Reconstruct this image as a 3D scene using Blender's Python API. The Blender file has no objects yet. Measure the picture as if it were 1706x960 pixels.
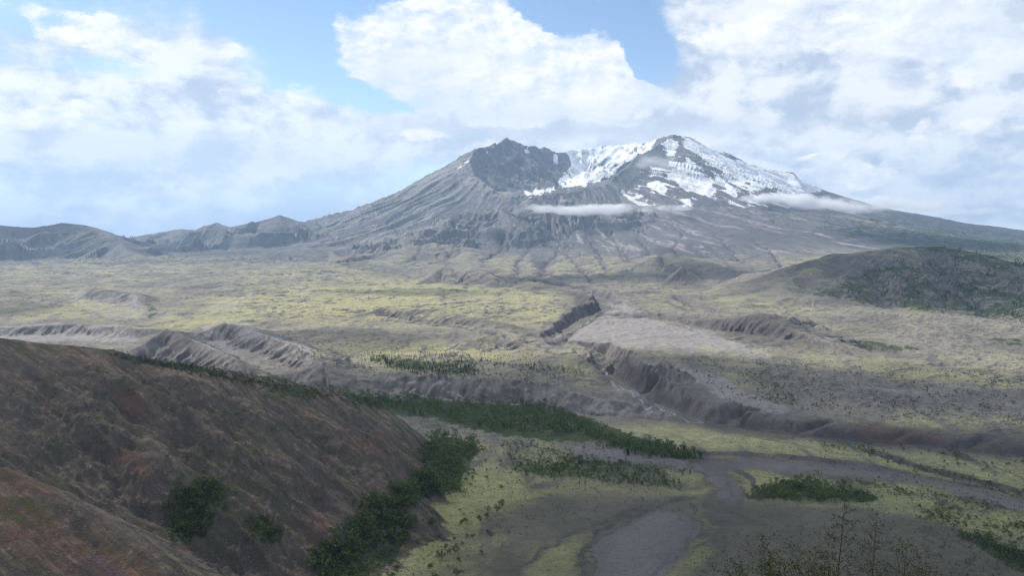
import bpy, math, random
import numpy as np

# ----------------------------------------------------------------- camera
PXF, CX, CY, HOR = 1280.0, 853.0, 480.0, 398.0      # focal length and centre in photo pixels
ZC = 320.0                                          # eye height above the valley floor
PITCH = math.atan((CY - HOR) / PXF)
cp, sp = math.cos(PITCH), math.sin(PITCH)
scn = bpy.context.scene
cam_d = bpy.data.cameras.new('camera')
cam = bpy.data.objects.new('camera', cam_d)
scn.collection.objects.link(cam)
cam.location = (0, 0, ZC)
cam.rotation_euler = (math.pi / 2 - PITCH, 0, 0)
cam_d.sensor_width = 36.0
cam_d.lens = 36.0 * PXF / 1706.0
cam_d.clip_start = 0.3
cam_d.clip_end = 120000.0
scn.camera = cam

# ----------------------------------------------------------------- sun, sky, exposure
SUN_EL, SUN_AZ = math.radians(45.0), math.radians(42.0)   # azimuth: how far the sun stands ahead of due left
TO_SUN = (-math.cos(SUN_AZ) * math.cos(SUN_EL), math.sin(SUN_AZ) * math.cos(SUN_EL), math.sin(SUN_EL))
sun_d = bpy.data.lights.new('sun', 'SUN')
sun_d.energy = 5.0
sun_d.angle = math.radians(0.5)
sun_d.color = (1.0, 0.95, 0.87)
sun = bpy.data.objects.new('sun', sun_d)
scn.collection.objects.link(sun)
from mathutils import Vector
sun.rotation_euler = Vector(TO_SUN).to_track_quat('Z', 'Y').to_euler()
scn.view_settings.view_transform = 'Standard'
scn.view_settings.look = 'None'
scn.view_settings.exposure = 0.30
scn.view_settings.gamma = 1.0
scn.view_settings.use_curve_mapping = False
scn.render.engine = 'CYCLES'
scn.cycles.max_bounces = 4
scn.cycles.diffuse_bounces = 2
scn.cycles.glossy_bounces = 1
scn.cycles.volume_bounces = 3
scn.cycles.transparent_max_bounces = 12
scn.cycles.use_denoising = True
scn.cycles.denoising_prefilter = 'ACCURATE'
scn.cycles.filter_width = 1.25
scn.cycles.caustics_reflective = False
scn.cycles.caustics_refractive = False
scn.cycles.volume_step_rate = 1.0
scn.cycles.volume_max_steps = 128


class N:
    """Small helper for writing node graphs as expressions."""
    def __init__(self, nt):
        self.nt = nt

    def put(self, v, sock):
        if isinstance(v, bpy.types.NodeSocket):
            self.nt.links.new(v, sock)
        elif v is not None:
            if isinstance(v, (tuple, list)) and len(v) == 3 and sock.type == 'RGBA':
                v = (*v, 1)
            sock.default_value = v

    def math(self, op, a, b=None, c=None, clamp=False):
        n = self.nt.nodes.new('ShaderNodeMath')
        n.operation = op
        n.use_clamp = clamp
        for i, v in enumerate((a, b, c)):
            if v is not None:
                self.put(v, n.inputs[i])
        return n.outputs[0]

    def add(self, a, b): return self.math('ADD', a, b)
    def sub(self, a, b): return self.math('SUBTRACT', a, b)
    def mul(self, a, b): return self.math('MULTIPLY', a, b)

    def vec(self, op, a, b=None, scale=None):
        n = self.nt.nodes.new('ShaderNodeVectorMath')
        n.operation = op
        self.put(a, n.inputs[0])
        if b is not None:
            self.put(b, n.inputs[1])
        if scale is not None:
            self.put(scale, n.inputs[3])
        return n.outputs[0]

    def xyz(self, x, y, z):
        n = self.nt.nodes.new('ShaderNodeCombineXYZ')
        for i, v in enumerate((x, y, z)):
            self.put(v, n.inputs[i])
        return n.outputs[0]

    def sep(self, v):
        n = self.nt.nodes.new('ShaderNodeSeparateXYZ')
        self.put(v, n.inputs[0])
        return n.outputs

    def noise(self, v, scale, detail=4, rough=0.55, dist=0.0, kind='FBM', lac=2.0):
        n = self.nt.nodes.new('ShaderNodeTexNoise')
        n.noise_type = kind
        self.put(v, n.inputs['Vector'])
        self.put(scale, n.inputs['Scale'])
        n.inputs['Detail'].default_value = detail
        n.inputs['Roughness'].default_value = rough
        n.inputs['Lacunarity'].default_value = lac
        n.inputs['Distortion'].default_value = dist
        return n.outputs[0]

    def ss(self, v, lo, hi, a=0.0, b=1.0):
        n = self.nt.nodes.new('ShaderNodeMapRange')
        n.interpolation_type = 'SMOOTHSTEP'
        self.put(v, n.inputs[0])
        self.put(lo, n.inputs[1]); self.put(hi, n.inputs[2])
        self.put(a, n.inputs[3]); self.put(b, n.inputs[4])
        return n.outputs[0]

    def lin(self, v, lo, hi, a=0.0, b=1.0):
        n = self.nt.nodes.new('ShaderNodeMapRange')
        self.put(v, n.inputs[0])
        self.put(lo, n.inputs[1]); self.put(hi, n.inputs[2])
        self.put(a, n.inputs[3]); self.put(b, n.inputs[4])
        return n.outputs[0]

    def mix(self, f, a, b, mode='MIX'):
        n = self.nt.nodes.new('ShaderNodeMix')
        n.data_type = 'RGBA'
        n.blend_type = mode
        self.put(f, n.inputs[0])
        self.put(a, n.inputs[6]); self.put(b, n.inputs[7])
        return n.outputs[2]

    def attr(self, name):
        n = self.nt.nodes.new('ShaderNodeAttribute')
        n.attribute_name = name
        return n


# ----------------------------------------------------------------- sky with its clouds (world shader)
def azel(px, py):
    """photo pixel -> azimuth from +Y towards +X and elevation, in degrees"""
    a, b = (px - CX) / PXF, (CY - py) / PXF
    d = (a, cp + b * sp, -sp + b * cp)
    return math.degrees(math.atan2(d[0], d[1])), math.degrees(math.atan2(d[2], math.hypot(d[0], d[1])))

DEG = 0.0448   # degrees of sky per photo pixel near the middle of the picture


def build_world():
    w = bpy.data.worlds.new('World')
    scn.world = w
    w.use_nodes = True
    nt = w.node_tree
    nt.nodes.clear()
    n = N(nt)
    tc = nt.nodes.new('ShaderNodeTexCoord')
    d = tc.outputs['Generated']
    x, y, z = n.sep(d)
    az = n.mul(n.math('ARCTAN2', x, y), 57.2958)
    el = n.mul(n.math('ARCSINE', z), 57.2958)
    sky = nt.nodes.new('ShaderNodeTexSky')
    sky.sky_type = 'NISHITA'
    sky.sun_disc = False
    sky.sun_elevation = SUN_EL
    sky.sun_rotation = math.atan2(TO_SUN[0], TO_SUN[1])
    sky.altitude = 1300
    sky.air_density = 1.0
    sky.dust_density = 0.1
    sky.ozone_density = 1.4
    bg_sky = nt.nodes.new('ShaderNodeBackground')
    nt.links.new(n.vec('MULTIPLY', sky.outputs[0], (1.02, 1.0, 0.97)), bg_sky.inputs[0])
    bg_sky.inputs[1].default_value = 0.13

    # coordinates stretched sideways, more so towards the horizon where cloud decks are seen edge-on
    elc = n.math('MAXIMUM', el, -1.0)
    v0 = n.xyz(n.mul(az, 0.62), n.mul(elc, 1.0), 0.0)
    warp = n.vec('SUBTRACT', nt_color(n, v0, 0.16, 5, 0.6), (0.5, 0.5, 0.5))
    warp2 = n.vec('SUBTRACT', nt_color(n, n.vec('ADD', v0, (31, 7, 5)), 0.75, 4, 0.6), (0.5, 0.5, 0.5))
    wv = n.vec('ADD', n.vec('SCALE', warp, scale=9.0), n.vec('SCALE', warp2, scale=1.6))
    wx, wy, _ = n.sep(wv)
    azw = n.add(az, wx)
    elw = n.add(elc, n.mul(wy, 0.55))
    azs = n.add(az, n.mul(wx, 0.35))
    els = n.add(elc, n.mul(wy, 0.3))

    def blobs(lst, a_, e_):
        tot = None
        for (px, py, rx, ry, wgt) in lst:
            A, E = azel(px, py)
            dx = n.mul(n.sub(a_, A), 1.0 / (rx * DEG))
            dy = n.mul(n.sub(e_, E), 1.0 / (ry * DEG))
            r2 = n.math('MULTIPLY_ADD', dx, dx, n.mul(dy, dy))
            g = n.mul(n.math('EXPONENT', n.mul(r2, -1.0)), wgt)
            tot = g if tot is None else n.add(tot, g)
        return tot

    # 1: soft veil and stratus  (px, py, rx, ry, weight); negative weights keep blue gaps open
    veil = blobs([
        (120, 220, 260, 75, 1.1), (420, 190, 170, 75, 1.0), (620, 245, 160, 42, 0.9), (150, 70, 220, 45, .55),
        (350, 60, 130, 60, .35), (880, 215, 240, 55, 1.0), (1150, 240, 190, 60, .9), (1290, 90, 260, 120, 1.4),
        (1600, 130, 190, 190, 1.3), (1600, 300, 190, 90, .9), (760, 120, 130, 80, .7), (300, 300, 330, 40, .35),
        (1560, 340, 260, 30, .6), (60, 130, 120, 40, .45), (160, 355, 120, 14, .4), (1200, 180, 120, 60, .6),
        (490, 115, 80, 55, -.8), (650, 165, 85, 34, -1.1), (410, 30, 90, 26, -.4), (1075, 85, 48, 50, -2.2), (925, 20, 110, 26, -.75),
        (230, 122, 110, 20, -.65), (1472, 60, 42, 20, -.75), (590, 20, 120, 35, -.5), (1700, 165, 30, 26, -.7),
        (60, 345, 190, 24, -.35), (30, 20, 60, 20, -.3), (1370, 255, 90, 18, -.35)], azs, els)
    nz1 = n.noise(n.vec('ADD', v0, n.vec('SCALE', wv, scale=0.25)), 0.30, 8, 0.58)
    dens1 = n.add(veil, n.mul(n.sub(nz1, 0.5), 1.9))
    out = n.ss(n.math('ABSOLUTE', az), 40, 60)      # away from the view: broken cloud
    dens1 = n.add(dens1, n.mul(out, 0.35))
    high = n.ss(el, 19, 30)
    dens1 = n.add(dens1, n.mul(high, 0.25))
    veil_a = n.ss(dens1, 0.0, 0.85)

    # 2: cumulus heads with firm edges
    heads = [
        (640, 85, 80, 60, 1.1), (745, 65, 110, 70, 1.3), (860, 110, 150, 75, 1.5), (990, 120, 85, 55, 1.35),
        (790, 20, 55, 40, .9), (1050, 160, 60, 26, 1.1), (850, 160, 200, 30, .8), (185, 55, 95, 22, .95),
        (375, 88, 45, 12, .95), (1405, 290, 70, 20, 1.25), (1360, 257, 45, 6, .7), (1290, 40, 220, 60, .75),
        (1560, 60, 120, 80, .7), (30, 200, 90, 40, .6), (160, 190, 120, 30, .5), (470, 155, 90, 36, .6),
        (700, 228, 60, 14, .7), (830, 205, 50, 14, .5), (1600, 230, 120, 40, .55), (75, 5, 160, 12, .6),
        (530, 326, 34, 8, .45), (1650, 95, 80, 40, .5), (1120, 200, 120, 26, .35), (1078, 85, 40, 48, -1.6), (1130, 120, 50, 30, -.6), (930, 30, 70, 30, -.8), (620, 160, 60, 30, -.5)]
    lump = n.noise(n.vec('ADD', v0, n.vec('SCALE', wv, scale=0.12)), 0.34, 10, 0.62)
    fld = n.add(blobs(heads, n.add(az, n.mul(wx, .45)), n.add(elc, n.mul(wy, .4))), n.mul(n.sub(lump, 0.5), 1.7))
    head_a = n.ss(fld, 0.47, 0.76)
    # relief of the heads: the same lumps looked up a little towards the sun
    sh = n.vec('ADD', n.vec('ADD', v0, (-0.55, 0.75, 0.0)), n.vec('SCALE', wv, scale=0.12))
    lump2 = n.noise(sh, 0.34, 8, 0.55)
    rel_f = n.sub(n.noise(n.vec('ADD', v0, n.vec('SCALE', wv, scale=0.2)), 1.3, 6, 0.6), n.noise(n.vec('ADD', n.vec('ADD', v0, (-0.16, 0.22, 0.0)), n.vec('SCALE', wv, scale=0.2)), 1.3, 6, 0.6))
    relief = n.ss(n.add(n.sub(lump, lump2), n.mul(rel_f, .30)), -0.24, 0.16)
    sh3 = n.vec('ADD', n.vec('ADD', v0, (-0.8, 1.2, 0.0)), n.vec('SCALE', wv, scale=0.25))
    relief1 = n.ss(n.sub(nz1, n.noise(sh3, 0.30, 8, 0.58)), -0.17, 0.12)
    low = n.ss(el, 0.5, 8.0)
    c_lo = n.mix(low, (0.40, 0.50, 0.67), (0.46, 0.54, 0.67))
    c_hi = n.mix(low, (0.66, 0.73, 0.84), (0.86, 0.88, 0.91))
    veil_c = n.mix(relief1, c_lo, c_hi)
    # the grey corner of a nearer cloud at the upper right, and the grey bases over the summit
    dk = n.math('MINIMUM', blobs([(1690, 30, 110, 50, .8), (900, 218, 240, 20, .9), (330, 262, 320, 24, .6), (1150, 215, 150, 16, .6), (700, 205, 120, 14, .5),
                                  (1560, 215, 70, 14, .35), (420, 235, 110, 12, .35), (120, 225, 110, 12, .3)],
                                 azs, els), 1.0)
    veil_c = n.mix(n.mul(dk, 0.8), veil_c, (0.56, 0.62, 0.72))
    head_c = n.mix(relief, (0.68, 0.75, 0.85), (0.93, 0.935, 0.94))
    dk2 = n.math('MINIMUM', blobs([(670, 130, 130, 55, .9), (850, 190, 260, 26, .9), (1250, 120, 120, 50, .5), (1450, 130, 120, 50, .5), (1690, 30, 110, 50, 1.0)], azs, els), 1.0)
    head_c = n.mix(n.mul(dk2, .75), head_c, (0.66, 0.73, 0.82))
    bg_v = nt.nodes.new('ShaderNodeBackground'); n.put(veil_c, bg_v.inputs[0])
    bg_h = nt.nodes.new('ShaderNodeBackground'); n.put(head_c, bg_h.inputs[0])
    bg_g = nt.nodes.new('ShaderNodeBackground'); n.put((0.10, 0.10, 0.09), bg_g.inputs[0])
    def mixs(f, a, b):
        m = nt.nodes.new('ShaderNodeMixShader')
        n.put(f, m.inputs[0]); nt.links.new(a, m.inputs[1]); nt.links.new(b, m.inputs[2])
        return m.outputs[0]
    # the blue-grey murk of far cloud along the horizon
    bg_m = nt.nodes.new('ShaderNodeBackground')
    n.put(n.mix(n.ss(az, 8, 26), (0.38, 0.50, 0.72), (0.56, 0.67, 0.82)), bg_m.inputs[0])
    murk = n.mul(n.ss(el, 6.5, 0.5), .92)
    base_s = mixs(murk, bg_sky.outputs[0], bg_m.outputs[0])
    s = mixs(n.mul(veil_a, 0.90), base_s, bg_v.outputs[0])
    s = mixs(n.mul(n.mul(n.ss(el, 5.5, 1.0), n.ss(az, 4, -8, 0, .85)), n.ss(nz1, .60, .42)), s, bg_m.outputs[0])
    s = mixs(n.mul(head_a, n.add(0.55, n.mul(relief, 0.45))), s, bg_h.outputs[0])
    s = mixs(n.ss(el, -3.0, -0.5, 1.0, 0.0), s, bg_g.outputs[0])
    o = nt.nodes.new('ShaderNodeOutputWorld')
    nt.links.new(s, o.inputs[0])
    w.cycles.sampling_method = 'MANUAL'
    w.cycles.sample_map_resolution = 512


def nt_color(n, v, scale, detail, rough):
    t = n.nt.nodes.new('ShaderNodeTexNoise')
    n.put(v, t.inputs['Vector'])
    t.inputs['Scale'].default_value = scale
    t.inputs['Detail'].default_value = detail
    t.inputs['Roughness'].default_value = rough
    return t.outputs[1]


build_world()

# ----------------------------------------------------------------- numeric helpers
rng = np.random.default_rng(7)
PERM = rng.permutation(1024).astype(np.int32)
PERM = np.concatenate([PERM, PERM, PERM])
GX = np.cos(np.arange(1024) * 2.399963).astype(np.float32)
GY = np.sin(np.arange(1024) * 2.399963).astype(np.float32)


def perlin(x, y, seed=0):
    x = x.astype(np.float64); y = y.astype(np.float64)
    x0 = np.floor(x); y0 = np.floor(y)
    fx = (x - x0).astype(np.float32); fy = (y - y0).astype(np.float32)
    xi = (x0.astype(np.int64) & 1023).astype(np.int32); yi = ((y0.astype(np.int64) + seed * 37) & 1023).astype(np.int32)
    ux = fx * fx * fx * (fx * (fx * 6 - 15) + 10); uy = fy * fy * fy * (fy * (fy * 6 - 15) + 10)
    def g(ix, iy, ax, ay):
        h = PERM[PERM[ix & 1023] + (iy & 1023)]
        return GX[h] * ax + GY[h] * ay
    a = g(xi, yi, fx, fy); b = g(xi + 1, yi, fx - 1, fy)
    c = g(xi, yi + 1, fx, fy - 1); d = g(xi + 1, yi + 1, fx - 1, fy - 1)
    ab = a + ux * (b - a); cd = c + ux * (d - c)
    return (ab + uy * (cd - ab)) * 1.5


def fbm(x, y, wl, octs=4, gain=0.5, seed=0, ridged=False):
    """noise about -1..1 (ridged: 0..1, one at the crests); wl = largest wavelength in metres"""
    t = 0.0; a = 1.0; s = 0.0; f = 1.0 / wl
    for o in range(octs):
        v = perlin(x * f + o * 17.3, y * f + o * 9.1, seed + o)
        if ridged:
            v = 1 - np.abs(v) * 1.6
            v = np.clip(v, 0, 1) ** 2
        t = t + v * a
        s += a; a *= gain; f *= 2.03
    return t / s


def sstep(v, lo, hi):
    t = np.clip((v - lo) / (hi - lo), 0, 1)
    return t * t * (3 - 2 * t)


def world_at(px, py, Y):
    a, b = (px - CX) / PXF, (CY - py) / PXF
    dy, dz = cp + b * sp, -sp + b * cp
    t = Y / dy
    return (a * t, Y, ZC + dz * t)


def world_z(px, py, z):
    """where the line of sight through a photo pixel meets the level z"""
    a, b = (px - CX) / PXF, (CY - py) / PXF
    dy, dz = cp + b * sp, -sp + b * cp
    t = (z - ZC) / dz
    return (a * t, dy * t, z)


def project(X, Y, Z):
    zz = Z - ZC
    f = Y * cp - zz * sp
    return CX + PXF * X / f, CY - PXF * (Y * sp + zz * cp) / f


def seg_dist(X, Y, P):
    """distance to a polyline in plan, height (third value) at the nearest point, signed side and arc length"""
    best = np.full(X.shape, 1e12, np.float32); zz = np.zeros(X.shape, np.float32)
    side = np.zeros(X.shape, np.float32); arc = np.zeros(X.shape, np.float32)
    L = 0.0
    for (a, b) in zip(P[:-1], P[1:]):
        ex, ey = b[0] - a[0], b[1] - a[1]
        l2 = ex * ex + ey * ey + 1e-9
        t = np.clip(((X - a[0]) * ex + (Y - a[1]) * ey) / l2, 0, 1)
        dx = X - (a[0] + t * ex); dy = Y - (a[1] + t * ey)
        d = dx * dx + dy * dy
        m = d < best
        best = np.where(m, d, best)
        zz = np.where(m, a[2] + t * (b[2] - a[2]), zz)
        side = np.where(m, np.sign(ex * (Y - a[1]) - ey * (X - a[0])), side)
        arc = np.where(m, L + t * math.sqrt(l2), arc)
        L += math.sqrt(l2)
    return np.sqrt(best), zz, side, arc

# ----------------------------------------------------------------- the land: one height field, h(X, Y)
QUAL = 1.12
def rows():
    y = 6.0; out = []
    while y < 13500:
        out.append(y)
        if y < 420: s = 0.016
        elif y < 2600: s = 0.0021
        elif y < 5000: s = 0.0026
        elif y < 10600: s = 0.0022
        else: s = 0.01
        y += y * s / QUAL
    return np.array(out)
YR = rows()
NC = int(1300 * QUAL)
UR = np.linspace(-0.86, 0.86, NC)
NR = len(YR)
print('grid', NR, NC, NR * NC)
U2, Y2 = np.meshgrid(UR, YR)
X2 = U2 * Y2


# the debris plateau
PLAT = [(700, 634, 44), (800, 632, 46), (900, 644, 44), (960, 658, 36), (1010, 664, 30), (1060, 680, 24), (1120, 694, 18),
        (560, 632, 40), (480, 620, 38), (300, 590, 42), (100, 575, 42), (-150, 570, 45),
        (600, 590, 56), (800, 590, 60), (700, 550, 76), (850, 555, 74), (500, 560, 68), (400, 545, 74),
        (700, 510, 96), (500, 480, 112), (800, 480, 112), (920, 520, 94), (300, 510, 92), (100, 510, 92), (-150, 500, 100),
        (0, 465, 124), (200, 450, 136), (400, 450, 138), (0, 438, 152), (600, 455, 132), (720, 460, 130),
        (980, 545, 84), (1060, 585, 74), (1070, 608, 70), (1100, 617, 66), (1150, 640, 54), (1200, 662, 40), (1250, 684, 28),
        (1330, 692, 24), (1430, 702, 20), (1560, 710, 20), (1706, 716, 20), (1900, 722, 20),
        (1300, 650, 40), (1450, 650, 40), (1600, 650, 40), (1800, 650, 42), (1150, 590, 74), (1300, 600, 66), (1500, 600, 62),
        (1706, 600, 60), (1060, 535, 96), (1200, 545, 90), (1350, 575, 76), (1060, 500, 112), (1200, 500, 112), (1400, 500, 114),
        (1600, 545, 88), (1706, 555, 84), (1850, 560, 84), (1100, 460, 134), (900, 450, 140), (1250, 450, 150),
        (-2500, 5000, 500), ]
far = [(-4500, 6500, 175), (-2000, 6500, 215), (500, 5200, 195), (2500, 5200, 215), (4500, 5200, 230),
       (-7000, 10000, 230), (0, 10000, 300), (7000, 10000, 280), (-11000, 13500, 200), (0, 13500, 260), (11000, 13500, 250),
       (0, 900, 30), (-600, 900, 34), (600, 900, 16), (0, 200, 30)]
def tps_mixed(pp, ff):
    """smooth surface through (px, py, z) control points seen in the photograph and world points"""
    P = [world_z(*p) for p in pp if p[0] > -2000] + ff
    q3 = np.array(P)
    q = np.stack([q3[:, 0] / q3[:, 1] * 1.6, np.log(q3[:, 1])], 1)
    D = np.sqrt(((q[:, None] - q[None]) ** 2).sum(-1)); m = len(q)
    A = np.zeros((m + 3, m + 3)); A[:m, :m] = D; A[:m, m] = 1; A[:m, m + 1:] = q; A[m, :m] = 1; A[m + 1:, :m] = q.T
    w = np.linalg.solve(A, np.concatenate([q3[:, 2], [0, 0, 0]]))
    us = np.linspace(UR[0], UR[-1], 260); ls = np.linspace(math.log(YR[0]), math.log(YR[-1]), 520)
    UU, LL = np.meshgrid(us * 1.6, ls)
    Z = w[m] + w[m + 1] * UU + w[m + 2] * LL
    for i in range(m):
        Z += w[i] * np.sqrt((UU - q[i, 0]) ** 2 + (LL - q[i, 1]) ** 2)
    fu = (UR - us[0]) / (us[1] - us[0]); iu = np.clip(fu.astype(int), 0, 258); fu = fu - iu
    fl = (np.log(YR) - ls[0]) / (ls[1] - ls[0]); il = np.clip(fl.astype(int), 0, 518); fl = fl - il
    R = Z[il] * (1 - fl)[:, None] + Z[il + 1] * fl[:, None]
    return R[:, iu] * (1 - fu)[None] + R[:, iu + 1] * fu[None]

H = tps_mixed(PLAT, far)
# hummocks and shallow runnels of the debris plateau, larger with distance
wx = fbm(X2, Y2, 420, 3, seed=3) * 70; wy = fbm(X2 + 900, Y2, 420, 3, seed=5) * 70
h2 = fbm(X2 + wx * .3, Y2 * 1.3 + wy * .3, 75, 4, .6, 13, ridged=True) - .35
H += h2 * np.interp(Y2, [600, 1500, 3000, 5000], [3, 5, 6, 8]) * (.5 + sstep(fbm(X2, Y2, 700, 2, seed=15), -.3, .5))
hum = fbm(X2 + wx, Y2 * 1.5 + wy, 260, 5, 0.5, 11, ridged=True) - 0.35
amp = np.interp(Y2, [600, 1500, 3000, 5000, 9000], [5, 9, 15, 24, 30])
H += hum * amp
rill = fbm((X2 + wx) * 1.0, (Y2 + wy) * 0.35, 120, 4, 0.55, 21, ridged=True)
H -= sstep(rill, 0.45, 0.95) * np.interp(Y2, [900, 3000, 6000], [1.0, 3.5, 7])

# the valley floor in front of the bluffs
LOW = 3 + fbm(X2, Y2, 160, 5, 0.5, 31) * 2.2 + sstep(Y2, 900, 1300) * 5
foot = [(-900, 600, 30), (-300, 640, 22), (200, 650, 14), (440, 652, 12), (540, 653, 12), (640, 659, 10), (720, 664, 9), (800, 671, 8), (860, 675, 7),
        (960, 692, 6), (1000, 696, 6), (1090, 703, 5), (1200, 712, 4), (1270, 718, 3), (1330, 728, 3), (1420, 738, 3), (1560, 748, 2), (1706, 764, 2), (1950, 785, 2)]
FOOT = [world_z(*p) for p in foot]


def sub(P, m):
    """row range of the grid touched by a polyline"""
    ys = [p[1] for p in P]
    return slice(int(np.searchsorted(YR, min(ys) - m)), int(np.searchsorted(YR, max(ys) + m)) + 1)

s_ = slice(0, int(np.searchsorted(YR, 2600)))
d, zf, side, arc = seg_dist(X2[s_], Y2[s_], FOOT)
sd = d * np.where(side > 0, 1, -1)
scal = fbm(X2[s_] * 1.0, Y2[s_] * 0.8, 60, 4, 0.5, 41, ridged=True)
sd2 = sd - scal * 16 + 4
t = np.clip(sd2 / np.interp(X2[s_], [-200, 200, 500], [34, 30, 17]), 0, 1)
t = t ** 0.8
blend = np.ones_like(H); blend[s_] = t
H = LOW + (H - LOW) * blend
BLUFF = np.zeros_like(H); BLUFF[s_] = ((t > 0.02) & (t < 0.98))


def carve(pts, w, slope, rough=0.35, wl=50, k=3.0, dark=0.0):
    """a channel cut down to the given floor; pts are (px, py, z of the floor)"""
    P = [world_z(*p) for p in pts]
    m = 260
    s = sub(P, m)
    Xs, Ys, Hs = X2[s], Y2[s], H[s]
    d, z, side, arc = seg_dist(Xs + fbm(Xs, Ys, wl * 2, 3, seed=51) * wl * .35, Ys + fbm(Xs, Ys, wl * 2, 3, seed=52) * wl * .35, P)
    wid = np.interp(arc, np.linspace(0, max(arc.max(), 1), len(w)), w) if isinstance(w, (list, tuple)) else w
    dd = np.maximum(d - wid, 0)
    g = fbm(Xs, Ys, wl, 4, 0.5, 61, ridged=True)
    wall = z + dd * slope * (1 - rough + rough * 2 * (1 - g))
    H[s] = np.where(d < m * 0.95, -np.logaddexp(-wall / k, -Hs / k) * k, Hs)
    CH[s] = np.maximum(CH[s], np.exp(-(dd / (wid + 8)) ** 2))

CH = np.zeros_like(H)
# main river gorge, from its mouth upstream
carve([(1800, 775, 1), (1706, 768, 1), (1560, 750, 2), (1420, 739, 3), (1330, 729, 4), (1250, 717, 5), (1170, 704, 7), (1110, 686, 11), (1060, 664, 16), (1030, 645, 21),
       (1008, 622, 28), (985, 603, 36), (945, 592, 42), (900, 574, 50)], [16, 16, 14, 12, 12, 14, 16, 22, 30, 32, 24, 12], 1.7)
carve([(1060, 664, 17), (1105, 652, 24), (1150, 652, 38)], [14, 9, 5], 1.5, wl=34)
carve([(1200, 709, 6), (1238, 697, 12), (1262, 690, 20)], [10, 6, 3], 1.4, wl=30)
carve([(1330, 728, 4), (1372, 712, 12)], [9, 4], 1.4, wl=30)
carve([(1480, 745, 3), (1508, 726, 10)], [9, 4], 1.3, wl=30)
carve([(1620, 756, 3), (1640, 738, 10)], [9, 4], 1.3, wl=30)
carve([(905, 577, 49), (930, 562, 58), (985, 528, 72), (1015, 518, 78), (1000, 500, 84), (965, 487, 92), (880, 474, 103), (800, 466, 112)], [10, 22, 30, 26, 16, 10], 1.4, wl=60)
carve([(690, 462, 118), (640, 453, 124), (600, 447, 130), (568, 436, 140)], [10, 18, 16], 1.2)
carve([(905, 577, 49), (860, 562, 58), (800, 550, 66), (700, 540, 74), (560, 520, 84)], [6, 8, 8, 4], 0.7)
# valley in front of the long bluff on the right
carve([(1010, 530, 86), (1130, 540, 80), (1200, 556, 72), (1300, 572, 62), (1400, 582, 56), (1500, 600, 50)], [8, 24, 34, 34, 20, 4], 0.75)
carve([(1040, 493, 104), (1130, 500, 98), (1165, 520, 90), (1200, 530, 86)], [6, 10, 12, 6], 0.8)
# small gullies running down from the volcano's fan
for pts in ([(868, 470, 104), (862, 440, 135), (880, 415, 190), (885, 400, 250)],
            [(905, 470, 104), (905, 445, 128), (925, 425, 165), (940, 405, 240)],
            [(970, 476, 100), (975, 455, 118), (955, 435, 140), (940, 415, 185), (945, 385, 330)],
            [(985, 476, 100), (1010, 450, 122), (1000, 425, 155), (985, 400, 240)],
            [(1030, 480, 100), (1110, 450, 125), (1120, 425, 160), (1135, 400, 230), (1150, 380, 330)]):
    try:
        P = [world_z(*p) if p[2] < 315 and p[1] > 402 else None for p in pts]
        if all(P): carve(pts, 8, 0.6, wl=90)
    except Exception:
        pass
# low trench of the flood channel on the right of the valley floor
carve([(1190, 762, 0.5), (1300, 768, .5), (1420, 780, .5), (1560, 805, 0.5), (1706, 838, 0.5), (1900, 870, 0)], 10, 0.5, k=.6)
carve([(1190, 775, 0.3), (1230, 800, .3), (1240, 840, .2), (1180, 880, .0), (1150, 940, 0)], 14, 0.4, k=.6)
carve([(985, 985, -1.5), (985, 940, -1.2), (1000, 895, -1), (1080, 850, -.6), (1150, 835, -.3)], 5, 0.35, k=.5, wl=30)
carve([(1450, 758, 0), (1520, 780, -.5), (1600, 800, -1), (1706, 830, -1), (1850, 860, -1)], 5, 0.5, k=.5)


def ridge(pts, slope_l, slope_r, rough=0.3, wl=60, k=4.0, mode='z', conc=0.0):
    """a ridge; pts are (px, py, Y); the ground falls away on both sides"""
    P = [world_at(*p) for p in pts]
    hmax = max(p[2] for p in P)
    m = 60 + hmax * 2.2
    s = sub(P, m)
    Xs, Ys, Hs = X2[s], Y2[s], H[s]
    wv = wl * .45
    d, z, side, arc = seg_dist(Xs + fbm(Xs, Ys, wl * 2.2, 3, seed=71) * wv, Ys + fbm(Xs, Ys, wl * 2.2, 3, seed=72) * wv, P)
    sl = np.where(side > 0, slope_l, slope_r)
    # gullies follow the fall line: noise along the crest, stretched across it
    g = fbm(arc * 1.0 + perlin(Xs / wl / 2, Ys / wl / 2, 75) * wl * .3, d * 0.22 + 500, wl, 4, 0.55, 81, ridged=True)
    f = d * sl * (1 + rough * (0.45 - g) * 2.0)
    f = f / (1 + conc * d)
    r = z - f + fbm(Xs, Ys, wl * .5, 4, 0.5, 85) * np.minimum(wl * .035, 6)
    H[s] = np.logaddexp(r / k, Hs / k) * k
    RG[s] = np.maximum(RG[s], sstep(r - Hs, -2, 4))

RG = np.zeros_like(H)
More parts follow.
